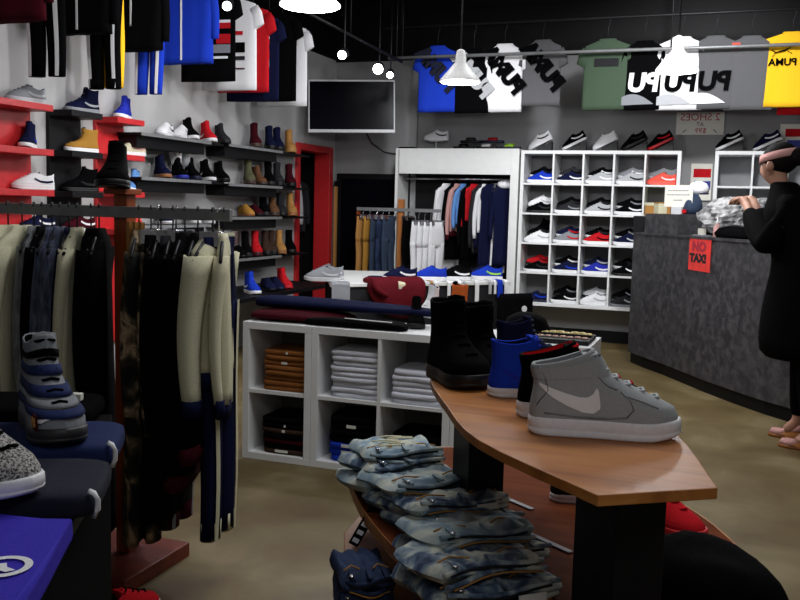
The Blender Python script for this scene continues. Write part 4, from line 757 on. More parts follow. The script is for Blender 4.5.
for s_, sz, m__, xx, zz in (('NO', .10, 'ink_red', -.01, .05), ('TAX!', .085, 'ink_black', -.02, -.04)):
    lo_ = letters('lettering', s_, sz, m__, so, (xx, -.0035, zz), mirror=False, bold=.006); lo_.scale = (1.35, 1, 1)
TOPZ = CTZ+.186
q, ang = ctop(679, 187, .10); cs = empty('counter_card', (q.x, q.y, TOPZ), ang+R(25), 'pale card with faint typed lines standing on the raised counter section', 'sign'); bx('sheet', (-.135, .135, 0, .004, .06, .24), 'paper', cs); bx('foot', (-.05, .05, -.02, .03, 0, .06), 'rub_silver', cs)
for i, s_ in enumerate(('RETURNS WITH', 'RECEIPT ONLY', 'THANK YOU')[:0]): pass
for i, (w_, z_) in enumerate(((.10, .195), (.11, .16), (.045, .115))):
    for sgn in range(int(w_/.011)): bx('typed_line', (-w_+sgn*.022, -w_+sgn*.022+.015, -.0015, 0, z_-.004, z_+.005), 'grey', cs) if sgn < w_*2/.022 else None
def cobj(px, d, z, nm, lab, cat, fn):
    q, ang = ctop(px, 215, d); r = empty(nm, (q.x, q.y, z), ang, lab, cat); fn(r); return r
cobj(660, .22, TOPZ, 'small_carton', 'beige carton on the raised counter left of the pale card', 'box', lambda r: (bx('carton', (-.05, .05, -.04, .04, 0, .09), 'cream', r, .002), bx('lid', (-.052, .052, -.042, .042, .09, .10), 'tan', r)))
cobj(690, .20, TOPZ, 'folded_clothes', 'blue folded cloth heap behind the pale card on the counter', 'clothes', lambda r: (MB().loft([se(18, .10, .07, 3, z=0), se(18, .11, .08, 3, z=.05), se(18, .10, .07, 3, z=.11), se(18, .06, .05, 2.5, z=.17)]).build('cloth', 'bluegrey', r), bx('red_patch', (.00, .07, -.090, -.078, .01, .04), 'red', r)))
cobj(697, .30, TOPZ+.17, 'white_cap', 'bright white cap perched behind the pale card over the counter', 'cap', lambda r: (MB().loft([se(18, .085, .075, 2.2, z=0), se(18, .09, .08, 2.2, z=.05), se(18, .07, .06, 2.1, z=.09), se(18, .02, .02, 2, z=.11)]).build('crown', 'white', r), MB().loft([se(18, .05, .035, 2.4, cx=.085, z=.0), se(18, .05, .035, 2.4, cx=.085, z=.008)]).build('brim', 'navy', r)))
cobj(707, .13, CTZ+.0205, 'rounded_case', 'black rounded case on the counter ledge behind the sanitizer', 'case', lambda r: MB().loft([se(16, .09, .04, 3, z=0), se(16, .10, .045, 3, z=.035), se(16, .085, .035, 3, z=.065)]).build('case_body', 'rub_black', r))
def pump(r):
    MB().lathe([(.026, 0), (.028, .005), (.028, .075), (.012, .095), (.012, .105)], 16).build('bottle_body', 'rub_pink', r); m = MB(); m.lathe([(.013, .105), (.013, .118), (.005, .119), (.005, .145)], 12); m.build('pump_collar', 'rub_white', r)
    m = MB(); m.tube([(0, 0, .145), (-.012, 0, .150), (-.035, 0, .146)], .006, 8); m.build('nozzle', 'rub_white', r)
cobj(718, .06, CTZ+.0205, 'hand_sanitizer', 'small pump bottle of hand sanitizer on the counter ledge', 'bottle', pump)
cobj(703, .05, CTZ+.0205, 'receipt_slip', 'white folded slip standing on the counter ledge above the red notice', 'paper', lambda r: (bx('slip', (-.045, .045, -.01, .01, .012, .06), 'paper', r), bx('dish', (-.09, .10, -.035, .035, 0, .0115), 'rub_grey', r, .002)))
cobj(740, .10, CTZ+.0205, 'cloth_pile', 'dark cloth pile on the counter before the woman in black', 'clothes', lambda r: MB().loft([se(22, .26, .07, 3, z=0), se(22, .27, .08, 3, z=.03, amp=.01), se(22, .22, .06, 3, z=.07, amp=.012), se(22, .12, .04, 2.5, z=.09)]).build('cloth', 'black', r))
# crumpled clear grey plastic bag
q, ang = ctop(738, 200, .26); rr = random.Random(5); ba = empty('plastic_bag', (q.x, q.y, 1.26), 0, 'crumpled translucent grey plastic bag held over the counter by the woman in black', 'bag')
for (ox, oz, rx, rz_) in ((-.06, .08, .20, .15), (.18, .13, .13, .10)):
    n, mcount = 26, 16; rg_ = []
    for k in range(mcount+1):
        th = math.pi*k/mcount; ring = []
        for j in range(n):
            a = 2*math.pi*j/n; f = 1+.16*math.sin(5*a+k*1.3)*math.sin(th)+rr.uniform(-.10, .10); ring.append((ox+rx*f*math.sin(th)*math.cos(a), .10*f*math.sin(th)*math.sin(a), oz-rz_*math.cos(th)*(1+rr.uniform(-.05, .05))))
        rg_.append(ring)
    MB().loft(rg_, smooth=False).build('crumpled_film', 'plastic_bag', ba)
# ---------------------------------------------------------------- woman in black
def skin(name, joints, edges, m, parent=None, sub=2):
    me = bpy.data.meshes.new(name); me.from_pydata([j[0] for j in joints], edges, []); me.materials.append(C(m)); o = bpy.data.objects.new(name, me); COL.objects.link(o); o.parent = parent
    sm_ = o.modifiers.new('skin', 'SKIN'); sm_.use_smooth_shade = True
    for i, j in enumerate(joints):
        r_ = j[1]; me.skin_vertices[0].data[i].radius = (r_, r_) if not isinstance(r_, tuple) else r_
    me.skin_vertices[0].data[0].use_root = True
    s_ = o.modifiers.new('sub', 'SUBSURF'); s_.levels = sub; s_.render_levels = sub; return o
per = empty('person', (.33, 5.72, 0), 0, 'woman in long black coat and pink headband at the counter, hands on a plastic bag', 'person')
# local frame: she faces -x and +y (towards the counter); head ends near x=-.12
J = [((.10, .02, .93), (.13, .10)), ((.08, .03, 1.10), (.12, .09)), ((.04, .05, 1.28), (.12, .085)), ((.00, .07, 1.42), (.09, .07)), ((-.05, .09, 1.50), .045), ((-.085, .10, 1.56), .050), ((-.10, .11, 1.63), (.078, .088)), ((-.10, .11, 1.70), (.080, .085)), ((-.085, .105, 1.755), .05),
     ((-.185, .15, 1.625), .015),
     ((-.03, -.06, 1.38), .045), ((-.12, -.12, 1.17), .040), ((-.20, .10, 1.30), .036), ((-.25, .30, 1.42), .026), ((-.27, .36, 1.46), .030),
     ((.05, .17, 1.38), .045), ((-.02, .30, 1.18), .040), ((-.15, .38, 1.32), .036), ((-.20, .45, 1.43), .026), ((-.22, .50, 1.47), .030),
     ((.12, -.07, .86), .085), ((.13, -.09, .50), .058), ((.16, -.08, .28), .048), ((.17, -.07, .10), .033), ((.10, -.05, .035), .032),
     ((.12, .12, .86), .085), ((.12, .14, .50), .058), ((.12, .16, .28), .048), ((.12, .17, .12), .033), ((.05, .20, .045), .032)]
Ed = [(0,1),(1,2),(2,3),(3,4),(4,5),(5,6),(6,7),(7,8),(6,9),(3,10),(10,11),(11,12),(12,13),(13,14),(3,15),(15,16),(16,17),(17,18),(18,19),(0,20),(20,21),(21,22),(22,23),(23,24),(0,25),(25,26),(26,27),(27,28),(28,29)]
def fingers(base, d, side, J, Ed, root):
    for k in range(4):
        o_ = side*(k-1.5)*.019; L_ = (.072, .080, .074, .058)[k]; i0 = len(J)
        a = base+d*.03+o_; b = a+d*L_*.45+Vector((0, 0, -.006)); c = b+d*L_*.35+Vector((0, 0, -.020)); e = c+d*L_*.12+Vector((0, 0, -.020))
        for v_, r_ in ((a, .0095), (b, .0088), (c, .008), (e, .007)): J.append((tuple(v_), r_))
        Ed += [(root, i0), (i0, i0+1), (i0+1, i0+2), (i0+2, i0+3)]
    i0 = len(J); a = base-side*.028+d*.005; b = a-side*.014+d*.028+Vector((0, 0, -.012)); c = b+d*.024+Vector((0, 0, -.014))
    for v_, r_ in ((a, .011), (b, .010), (c, .008)): J.append((tuple(v_), r_))
    Ed += [(root, i0), (i0, i0+1), (i0+1, i0+2)]
fingers(Vector((-.27, .36, 1.46)), Vector((-.6, .75, .05)).normalized(), Vector((.75, .6, 0)), J, Ed, 14); fingers(Vector((-.22, .50, 1.47)), Vector((-.8, .6, .0)).normalized(), Vector((.6, .8, 0)), J, Ed, 19)
J.append(((-.155, .135, 1.585), .034)); Ed.append((6, len(J)-1))
skin('body', J, Ed, 'skin', per)
fd = Vector((-.85, .42, -.12)).normalized(); fs = fd.cross(Vector((0, 0, 1))).normalized(); hc = Vector((-.10, .11, 1.66))
for s_ in (-1, 1):
    e_ = hc+fd*.068+fs*s_*.034; MB().lathe([(.001, -.009), (.008, -.006), (.011, 0), (.008, .006), (.001, .009)], 10, c=tuple(e_)).build('eye', 'rub_white', per)
    e_ = hc-fd*.0+fs*s_*.086+Vector((0, 0, -.01)); MB().loft([se(10, .018, .010, 2, e_.x, e_.y, e_.z-.028), se(10, .024, .013, 2, e_.x, e_.y, e_.z), se(10, .016, .010, 2, e_.x, e_.y, e_.z+.026)]).build('ear', 'skin', per)
mo = hc+fd*.074+Vector((0, 0, -.052)); MB().tube([mo-fs*.022, mo+fd*.004, mo+fs*.022], .005, 6).build('mouth', 'red_cloth', per)
def ball(c, rx, ry, rz_, n=20, k=12, a=0):
    R_ = [];
    for i in range(1, k): th = math.pi*i/k; R_.append([(c[0]+(rx*math.cos(q_)*math.cos(a)-ry*math.sin(q_)*math.sin(a))*math.sin(th), c[1]+(rx*math.cos(q_)*math.sin(a)+ry*math.sin(q_)*math.cos(a))*math.sin(th), c[2]-rz_*math.cos(th)) for q_ in [2*math.pi*j/n for j in range(n)]])
    return MB().loft(R_)
hr = ball(tuple(hc-fd*.022+Vector((0, 0, .035))), .104, .094, .098, a=math.atan2(fd.y, fd.x)); hr.build('hair', 'hair', per); ball(tuple(hc-fd*.115+Vector((0, 0, .03))), .055, .055, .055).build('hair_bun', 'hair', per)
hb = MB(); ax = (fd*.97+Vector((0, 0, -.1))).normalized()
rgs = []
for dz, s_ in ((-.022, 1.0), (.022, .985)):
    rgs.append([tuple(hc+Vector((0, 0, .048+dz))+fd*(math.cos(a)*.112*s_-.012)+fs*math.sin(a)*.099*s_+Vector((0, 0, -.012*math.cos(a)))) for a in [2*math.pi*j/28 for j in range(28)]])
rgs2 = [[tuple(Vector(p)*.0+hc+(Vector(p)-hc)*.95) for p in r_] for r_ in rgs]
hb.loft([rgs2[0], rgs[0], rgs[1], rgs2[1]], False, False); hb.build('headband', 'pink', per)
# coat: follows the leaning trunk, open long hem
def er(cx, cy, z, rx, ry, n=24, ph=0, amp=0): return [(cx+rx*math.cos(2*math.pi*j/n)+amp*math.sin(5*2*math.pi*j/n+ph), cy+ry*math.sin(2*math.pi*j/n)+amp*math.cos(4*2*math.pi*j/n+ph), z) for j in range(n)]
MB().loft([er(.10, .03, .50, .235, .24, amp=.012), er(.10, .03, .62, .24, .25, ph=1, amp=.010), er(.10, .03, .80, .235, .24, ph=2, amp=.007), er(.11, .03, .95, .225, .23, ph=2.4, amp=.004), er(.09, .04, 1.10, .175, .19), er(.06, .05, 1.25, .20, .215), er(.02, .06, 1.38, .19, .205), er(-.01, .075, 1.46, .13, .15), er(-.045, .085, 1.525, .085, .085), er(-.055, .09, 1.565, .078, .080)]).build('coat', 'black', per, sub=1)
for pts, rs_ in ((([(.0, -.01, 1.43), (-.05, -.07, 1.41), (-.10, -.12, 1.28), (-.12, -.12, 1.17), (-.16, .0, 1.225), (-.20, .10, 1.30), (-.238, .25, 1.39)]), [.080, .092, .086, .080, .074, .064, .050]), (([(.02, .13, 1.43), (.06, .19, 1.41), (.03, .27, 1.29), (-.02, .30, 1.18), (-.09, .345, 1.25), (-.15, .38, 1.32), (-.185, .43, 1.40)]), [.080, .092, .086, .080, .074, .064, .050])):
    MB().tube(pts, rs_, 14).build('sleeve', 'black', per, sub=1)
for L_ in (((.12, -.07, .90), (.13, -.09, .50), (.16, -.08, .28), (.17, -.07, .11)), ((.12, .12, .90), (.12, .14, .50), (.12, .16, .28), (.12, .17, .13))): MB().tube(L_, [.10, .073, .062, .046], 14).build('legging', 'black', per, sub=1)
for (fx, fy) in ((.10, -.05), (.05, .20)):
    sh_ = empty('wedge_shoe', (0, 0, 0)); sh_.parent = per; v0 = Vector((fx+.085, fy-.02, 0)); a_ = math.atan2(.03 if fy > 0 else .02, -.08); sh_.location = (fx+.03, fy-.005, .001); sh_.rotation_euler = (0, 0, a_)
    MB().loft([[(x, y*w_, z) for x, y in ((-.095, 0), (-.085, .026), (-.04, .032), (.03, .034), (.08, .036), (.115, .024), (.128, 0), (.115, -.024), (.08, -.036), (.03, -.034), (-.04, -.032), (-.085, -.026)) for z in (zf(x),)] for w_, zf in ((.95, lambda x: 0), (1, lambda x: .012), (1, lambda x: .062 if x < -.03 else .062-.045*min(1, (x+.03)/.09)))]).build('wedge_sole', 'gum', sh_)
    MB().loft([[(x, y, z) for x, y in ((.02, -.036), (.06, -.038), (.105, -.026), (.125, 0), (.105, .026), (.06, .038), (.02, .036)) for z in (.020,)], [(x, y*.7, z) for x, y in ((.02, -.03), (.05, -.034), (.09, -.024), (.108, 0), (.09, .024), (.05, .034), (.02, .03)) for z in (.052,)]]).build('toe_upper', 'pink', sh_)
    MB().loft([[(-.095, -.01, .06), (-.08, -.034, .06), (-.02, -.036, .055), (-.02, .036, .055), (-.08, .034, .06), (-.095, .01, .06)], [(-.10, -.01, .11), (-.08, -.036, .115), (-.055, -.036, .09), (-.055, .036, .09), (-.08, .036, .115), (-.10, .01, .11)]]).build('heel_upper', 'pink', sh_)
# ---------------------------------------------------------------- tiered wooden table in the foreground
TO = Vector((-.40, 2.2, 0)); tb = empty('tiered_table', TO, 0, 'tiered wooden display table with lens-shaped tops on black supports', 'table')
def smooth_poly(P, n=4):
    out = []
    for i in range(len(P)):
        p0, p1, p2, p3 = (Vector((*P[(i+k_) % len(P)], 0)) for k_ in (-1, 0, 1, 2)); sharp1, sharp2 = P[i] in KEEP, P[(i+1) % len(P)] in KEEP
        for k_ in range(n):
            t = k_/n; m1 = (p2-p0)*.5 if not sharp1 else (p2-p1)*.8; m2 = (p3-p1)*.5 if not sharp2 else (p2-p1)*.8
            h = p1*(2*t**3-3*t*t+1)+m1*(t**3-2*t*t+t)+p2*(-2*t**3+3*t*t)+m2*(t**3-t*t); out.append((h.x, h.y))
    return out
KEEP = {(.005, 1.578), (-.178, 1.452), (-.80, 2.52), (-.70, 2.66)}
TP = [(-.178, 1.452), (.005, 1.578), (-.085, 1.95), (-.24, 2.28), (-.46, 2.54), (-.70, 2.66), (-.80, 2.52), (-.735, 2.27), (-.605, 1.99), (-.45, 1.71)]
tp = smooth_poly(TP); MB().prism([(x-TO.x, y-TO.y) for x, y in tp], .880, .90).build('upper_top', 'wood', tb, bevel=.002)
LP = [(-.30, 1.30), (.10, 1.50), (.15, 1.95), (.05, 2.47), (-.20, 2.85), (-.70, 3.10), (-1.10, 2.98), (-1.17, 2.75), (-.97, 2.36), (-.77, 2.09), (-.53, 1.83)]; KEEP = {(-.30, 1.30), (.10, 1.50), (-.70, 3.10), (-1.10, 2.98)}
lp = smooth_poly(LP); MB().prism([(x-TO.x, y-TO.y) for x, y in lp], .468, .50).build('lower_top', 'wood_shaded', tb)
ebd = MB(); ne = len(lp); oi = [(x-TO.x, y-TO.y) for x, y in lp]; oc = (sum(q[0] for q in oi)/ne, sum(q[1] for q in oi)/ne); oo = [(oc[0]+(q[0]-oc[0])*1.008, oc[1]+(q[1]-oc[1])*1.008) for q in oi]
V_ = [(x, y, .467) for x, y in oi]+[(x, y, .467) for x, y in oo]+[(x, y, .5012) for x, y in oi]+[(x, y, .5012) for x, y in oo]; Fq = []
for i in range(ne): j = (i+1) % ne; Fq += [(i, ne+i, ne+j, j), (2*ne+i, 2*ne+j, 3*ne+j, 3*ne+i), (ne+i, 3*ne+i, 3*ne+j, ne+j), (i, j, 2*ne+j, 2*ne+i)]
ebd.add(V_, Fq).build('unshaded_edge', 'wood', tb)  # edge of the same plank, left without the painted shade
BP = [(-.55, 1.30), (.16, 1.50), (.24, 2.0), (.08, 2.6), (-.3, 3.05), (-.85, 3.22), (-1.16, 2.95), (-1.12, 2.60), (-.92, 2.14), (-.78, 1.75)]; KEEP = set(BP)
MB().prism([(x-TO.x, y-TO.y) for x, y in BP], .268, .30).build('base_top', 'wood', tb, bevel=.003); MB().prism([(TO.x*0+(x-TO.x)*.8-.03, (y-TO.y)*.8) for x, y in BP], 0, .267).build('plinth', 'black_paint', tb)
def blk(nm, x0, x1, y0, y1, z0, z1, rz=0):
    o = bx(nm, (-(x1-x0)/2, (x1-x0)/2, -(y1-y0)/2, (y1-y0)/2, z0, z1), 'black_paint', tb, .003, ((x0+x1)/2-TO.x, (y0+y1)/2-TO.y, 0), rz)
blk('support', -.220, -.115, 1.63, 1.78, .5005, .8795, R(38)); blk('support', -.665, -.565, 2.27, 2.42, .5005, .8795, R(33)); blk('support', -.6, .0, 1.9, 2.6, .3005, .4675, R(30))
# jeans cascading on the lower tier
def jeans(loc, rz, rx, m, lab, w=.27, d=.30, h=.045, seed=0, tagw=False, rips=False, lw=1.0):
    rd = random.Random(seed); r = empty('folded_jeans', loc, rz, lab, 'jeans', 'folded jeans on the tiered table'); r.rotation_euler = (rx, 0, rz)
    n, k = 26, 14; V = []; F = []
    def pt(u, v, s):
        edge = min(1, min(u, 1-u)*14)**.5*min(1, min(v, 1-v)*14)**.5; wv = .006*math.sin(u*9+seed)*math.cos(v*5+seed*2)+.004*math.sin(u*23+v*11+seed)
        x = (u-.5)*w*(1+.05*math.sin(v*6+seed)); y = (v)*d+.006*math.sin(u*11+seed); q_ = 1-.07*(abs(2*u-1)**5)*(abs(2*v-1)**5); x *= q_; y = d*.5+(y-d*.5)*q_; z = h*.5+s*(h*.5*edge)+(wv*edge if s > 0 else 0)
        if s > 0: z -= .010*math.exp(-((v-.52)/.03)**2)+.008*math.exp(-((u-.5-.1*(v-.5))/.02)**2)
        return (x, y, z)
    for s in (1, -1):
        b = len(V)
        for i in range(k+1):
            for j in range(n+1): V.append(pt(j/n, i/k, s))
        for i in range(k):
            for j in range(n): a = b+i*(n+1)+j; F.append((a, a+1, a+n+2, a+n+1) if s > 0 else (a, a+n+1, a+n+2, a+1))
    MB().add(V, F, True).build('legs', m, r)
    for lv_, zz in enumerate((h*.30, h*.82)):          # the two waistband edges, front hem of the fold
        path = [((u-.5)*w*.88, -.002+.010*math.sin(u*7+seed+lv_*1.5), zz+.007*math.sin(u*5+seed+lv_)) for u in [i/14 for i in range(15)]]
        MB().tube(path, .0075, 8, flat=.75).build('waistband', m, r); MB().tube([(p_[0], p_[1]-.0035, p_[2]-.0075) for p_ in path[1:-1]], .0026, 6).build('hem_shadow_lining', 'charcoal' if lv_ else 'tan', r)
    for u in (.18, .5, .8): x = (u-.5)*w; MB().loft([[(x-.006, -.014, h*.95), (x+.006, -.014, h*.95), (x+.006, .035, h*.98+.006), (x-.006, .035, h*.98+.006)], [(x-.006, -.014, h*.95+.005), (x+.006, -.014, h*.95+.005), (x+.006, .035, h*.98+.011), (x-.006, .035, h*.98+.011)]], smooth=False).build('belt_loop', m, r)
    pk = MB(); pk.tube([(-w*.42, .05, h+.002), (-w*.25, .075, h+.005), (-w*.12, .05, h+.003)], .0022, 6); pk.build('pocket_seam', 'tan', r); pk = MB(); pk.tube([(w*.42, .05, h+.002), (w*.25, .075, h+.005), (w*.12, .05, h+.003)], .0022, 6); pk.build('pocket_seam', 'tan', r)
    MB().lathe([(.007, 0), (.007, .003), (.004, .004)], 12, c=(-w*.35, -.006, h+.006)).build('button', 'chrome', r)
    if tagw: bx('size_label', (w*.08, w*.30, -.016, -.013, h*.10, h*.55), 'paper', r)
    if rips:
        for q_ in range(8):
            x = rd.uniform(-.05, .05); y = .06+q_*.024; MB().tube([(x-.04, y, h+.003), (x, y+.004, h+.006), (x+.045, y-.002, h+.004)], .0045, 6, flat=.5).build('frayed_rip', 'cream', r)
    return r
JR = R(43)
JD = [((-.385, 1.825), 'denim', 'denim jeans, nearest of the row, cut by the bottom edge of the photo', 1, True), ((-.440, 1.985), 'denim', 'faded jeans with brown waist lining, second nearest in the row', 2, True), ((-.545, 2.155), 'denim', 'faded jeans with a white size label, third nearest in the row', 3, True), ((-.645, 2.250), 'denim', 'blue faded jeans in the middle of the row, fourth nearest', 4, False), ((-.810, 2.375), 'denim_light', 'pale washed jeans directly under the ripped pair', 5, True)]
for i, ((x, y), m, lb, sd, tg_) in enumerate(JD):
    w_ = .31 if i < 4 else .27; o = jeans((x-.02, y, .508+.012*min(i, 3)), JR, R(-9), m, lb, w=w_, d=.30, h=.046, seed=sd, tagw=tg_)
    o2 = jeans((x-.05, y+.018, .560+.010*min(i, 3)) if i < 4 else (x-.02, y+.02, .590), JR+R(3), R(-7), ['denim', 'denim_light', 'denim', 'denim_light', 'denim'][i], ['grey-blue jeans lying on the nearest pair', 'pale jeans lying on the second nearest pair', 'faded jeans on top of the labelled pair', 'pale jeans on top of the fourth nearest pair', 'washed jeans second from the top at the far end'][i], w=w_*.93, d=.26, h=.036, seed=sd+10, tagw=(i == 2))
jeans((-.85, 2.42, .612), JR-R(8), R(-6), 'denim_light', 'light blue ripped jeans on top at the far end of the row', w=.25, d=.24, h=.040, seed=21, rips=True)
jeans((-.80, 2.02, .3015), R(30), 0, 'denim_dark', 'dark blue jeans on the lowest wooden tier', w=.15, d=.24, h=.075, seed=31); jeans((-.80, 2.03, .378), R(34), R(-2), 'denim_dark', 'second dark jeans lying on the lowest tier', w=.14, d=.22, h=.05, seed=33)
sg_ = empty('size_strip_tag', at(372, 512, 'z', .50), 0, 'black hang tag with white letters dangling at the table edge beside the jeans', 'tag'); sg_.rotation_euler = (0, R(28), R(20)); bx('strip', (-.014, .014, -.002, .002, -.11, .015), 'black', sg_)
for k_ in range(4): bx('white_mark', (-.009, .009, -.004, -.002, -.10+.026*k_, -.087+.026*k_), 'white', sg_)
for px, py, lb, a_ in ((556, 541, 'long pale cardboard tag sticking out beside the nearer jeans', -35), (520, 500, 'small pale tag sticking out beside the farther jeans', -35)):
    p = at(px, py, 'z', .515); tag(bx('cardboard_tag', (-.09, .09, -.008, .008, 0, .003), 'lightgrey', None, 0, (p.x-.03, p.y+.02, .502), R(a_)), lb, 'tag')
# ---------------------------------------------------------------- shoes on the upper top
def hero(a, b, st, u, s, lab, z=.9005, fine=True, scale=None, **k2):
    a, b = Vector(a), Vector(b); c = (a+b)/2; o = shoe((c.x, c.y, z), math.atan2(b.y-a.y, b.x-a.x), st, u, s, lab, 'shoes on the wooden table', fine=fine, **k2); f = (b-a).length/ST[st]['L']; o.scale = scale or (f, f, f); return o
hs_ = hero((-.375, 1.822), (-.072, 1.905), 'mid', 'af_grey', 'white', 'large grey mid-top with white side hook mark on the front of the wooden table', accent='af_white', acc='swoosh', lace='af_lace', lining='af_lining')
st_ = ST['mid']; W_ = .104*st_['L']/.28; off = -st_['L']/2
def seam(pts, r_=.0016, m='af_seam', nm='panel_seam'):
    for sd in (1, -1):
        P_ = []
        for x, z in pts:
            X = x*st_['L']; P_.append((X+off, sd*(st_hw(st_, X, z, W_)+.0008), z+zoff(st_, X, z, max(0, min(1, x*1.8)))))
        MB().tube(P_, r_, 6).build(nm, m, hs_)
seam([(.62, .046), (.66, .060), (.64, .076), (.58, .090)]); seam([(.62, .046), (.5, .042), (.3, .042), (.1, .046)]); seam([(.56, .092), (.50, .098), (.44, .112), (.42, .134)]); seam([(.05, .06), (.12, .09), (.10, .115), (.06, .14)]); seam([(.60, .084), (.70, .076), (.82, .064)])
bp_ = MB()
for k_ in range(2):
    pass
ank = [ringf(st_, (z_, xb_, xf_, wd_*1.035, 1), W_, True) for z_, xb_, xf_, wd_ in ((.112, .022, .535, .72), (.120, .016, .51, .70), (.130, .008, .48, .69), (.136, .006, .462, .68))]
bp_.loft([[(p_[0]+off, p_[1], p_[2]) for p_ in r_] for r_ in ank], False, False); bp_.build('ankle_strap', 'af_grey', hs_)
MB().tube([(off+st_['L']*.985-.004*abs(y)*100*abs(y)*3, y, .019) for y in [-.035+.007*i for i in range(11)]], .0012, 6).build('sole_line', 'lightgrey', hs_)
hero((-.43, 1.955), (-.14, 2.045), 'mid', 'black', 'white', 'black mid-top with red collar lining and white sole behind the grey one', lining='red', lace='red')
hb_ = hero((-.545, 2.135), (-.29, 2.26), 'high', 'blue', 'white', 'bright blue high-top standing on the wooden table', accent='royal', acc='swoosh', lace='royal', lining='navy'); hb_.scale = (1.0, 1.1, .80)
hero((-.60, 2.42), (-.40, 2.56), 'high', 'navy', 'navy', 'navy high-top at the back of the wooden table behind the blue one', lace='bluegrey', lining='charcoal')
o = hero((-.735, 2.33), (-.575, 2.17), 'boot', 'black', 'black', 'tall black boot at the far end of the wooden table, left of the blue shoe', lining='black'); o.scale = (.86, 1.15, 1.02)
o = hero((-.685, 2.43), (-.52, 2.26), 'boot', 'black', 'black', 'second tall black boot just behind the first one', lining='black'); o.scale = (.86, 1.1, .93)
# items on the right of the lower tier
def heap(name, pts, m, lab, cat, zt=.5):
    rg = []
    for i, (x, y, hx, h) in enumerate(pts):
        rg.append([(x+hx*math.cos(a), y+hx*.5*math.cos(a), zt+.001+max(0, h*math.sin(a))+(.006*math.sin(4*a+i)+.014*math.sin(2.3*a+i*2.1)+.010*math.sin(7*a+i*1.7))*(math.sin(a) > .1)) for a in [2*math.pi*j/20 for j in range(20)]])
    return tag(MB().loft(rg).build(name, m, None, sub=1), lab, cat)
p = at(668, 512, 'z', .56); shoe((p.x-.02, p.y+.02, .502), R(-35), 'runner', 'red', 'red', 'bright red knitted running shoe on the lower tier behind the table support', accent='maroon')
def hp(px, py, hx, h, z=.58): p_ = at(px, py, 'z', z); return (p_.x, p_.y, hx, h)
heap('folded_garment', [hp(648, 535, .02, .03), hp(660, 545, .07, .09), hp(682, 553, .11, .13), hp(708, 566, .13, .14), hp(734, 580, .12, .13), hp(756, 592, .09, .11), hp(768, 600, .03, .05)], 'black', 'black garment heaped on the right side of the lower tier', 'garment')
shoe((.17, 2.02, .3008), R(-70), 'low', 'black', 'black', 'black low shoe on the lowest tier at the bottom right', accent=None)
shoe((-.33, 2.66, .5005), R(20), 'low', 'charcoal', 'white', 'dark low shoe with pale sole under the upper wooden top', accent=None)
p = at(648, 401, 'z', 0); yk = empty('crumpled_wrapper', (p.x, p.y, 0.001), 0, 'small crumpled mustard wrapper on the floor beyond the grey shoe', 'wrapper'); ball((0, 0, .03), .07, .045, .03, 9, 6).build('wrapper', 'mustard', yk)
# ---------------------------------------------------------------- display table at the lower left
F_ = [(-.80, .70), (-1.06, 1.20), (-1.34, 1.72), (-1.62, 2.08), (-2.15, 1.85), (-2.3, 1.2), (-1.6, .4)]
ft = empty('display_table', (-1.5, 1.3, 0), 0, 'black-draped display table at the lower left corner of the photo', 'table'); fl = [(x+1.5, y-1.3) for x, y in F_]; MB().prism(fl, .72, .75).build('tabletop', 'black_paint', ft, bevel=.004); MB().prism([(x*.985, y*.985) for x, y in fl], 0, .7195).build('cloth_skirt', 'black', ft)
def slab(x, y, w_, d_, h, rz, m, lab, z=.751, seed=0, pipe=True, cat='jacket'):
    o = empty('folded_jacket', (x, y, z), rz, lab, cat); fold_mesh(w_, d_, h, seed).build('body', m, o, bevel=0, sub=1)
    if pipe: MB().tube([(w_/2*.93, -d_*.40, h*.99), (w_/2*.965, -d_*.41, h*.93), (w_/2*.99, -d_*.415, h*.70), (w_/2*.99, -d_*.41, h*.35), (w_/2*.96, -d_*.40, h*.06)], .0055, 8).build('white_piping', 'white', o)
    return o
slab(-1.86, 1.90, .55, .24, .055, R(24), 'black', 'black folded jacket at the far end of the left display table', pipe=False, seed=2)
slab(-1.555, 1.615, .52, .26, .06, R(30), 'navy_cloth', 'navy folded jacket with white piping under the grey and navy shoe', seed=3)
slab(-1.39, 1.335, .54, .28, .055, R(30), 'dark_navy', 'dark folded jacket with white piping in front of the navy one', seed=4)
p = at(64, 402, 'z', .812); tag(bx('price_tag', (-.03, .03, -.012, .012, 0, .02), 'paper', None, .002, (p.x-.01, p.y+.04, .808), R(20)), 'white block tag behind the grey and navy shoe', 'tag'); p = at(88, 411, 'z', .812); tag(bx('price_tag', (-.013, .013, -.012, .012, 0, .003), 'paper', None, 0, (p.x-.09, p.y-.03, .8075), R(20)), 'tiny white tag lying on the dark jacket', 'tag')
bt = empty('folded_shirt', (-1.2, 1.1, .7515), 0, 'vivid blue folded shirt with a white round emblem at the bottom left corner', 'shirt')
cs_ = [at(px, py, 'z', .79) for px, py in ((-90, 505), (72, 519), (24, 602), (-70, 650))]; rgb = []
for f_, k_ in ((0, 1.0), (.2, 1.01), (.9, 1.0), (1, .985)):
    ring = []; cc = sum(cs_, Vector())/4
    for i_ in range(4):
        for q_ in range(6): pp = cs_[i_]+(cs_[(i_+1) % 4]-cs_[i_])*(q_/6); pp = cc+(pp-cc)*k_; ring.append((pp.x+1.2, pp.y-1.1, f_*.038+.002*math.sin(q_+i_)))
    rgb.append(ring)
MB().loft(rgb, smooth=False).build('body', 'violet_blue', bt)
ec = at(4, 568, 'z', .79)-Vector((-1.2, 1.1, .7515)); ec.z = .0415
em = MB(); nE = 36
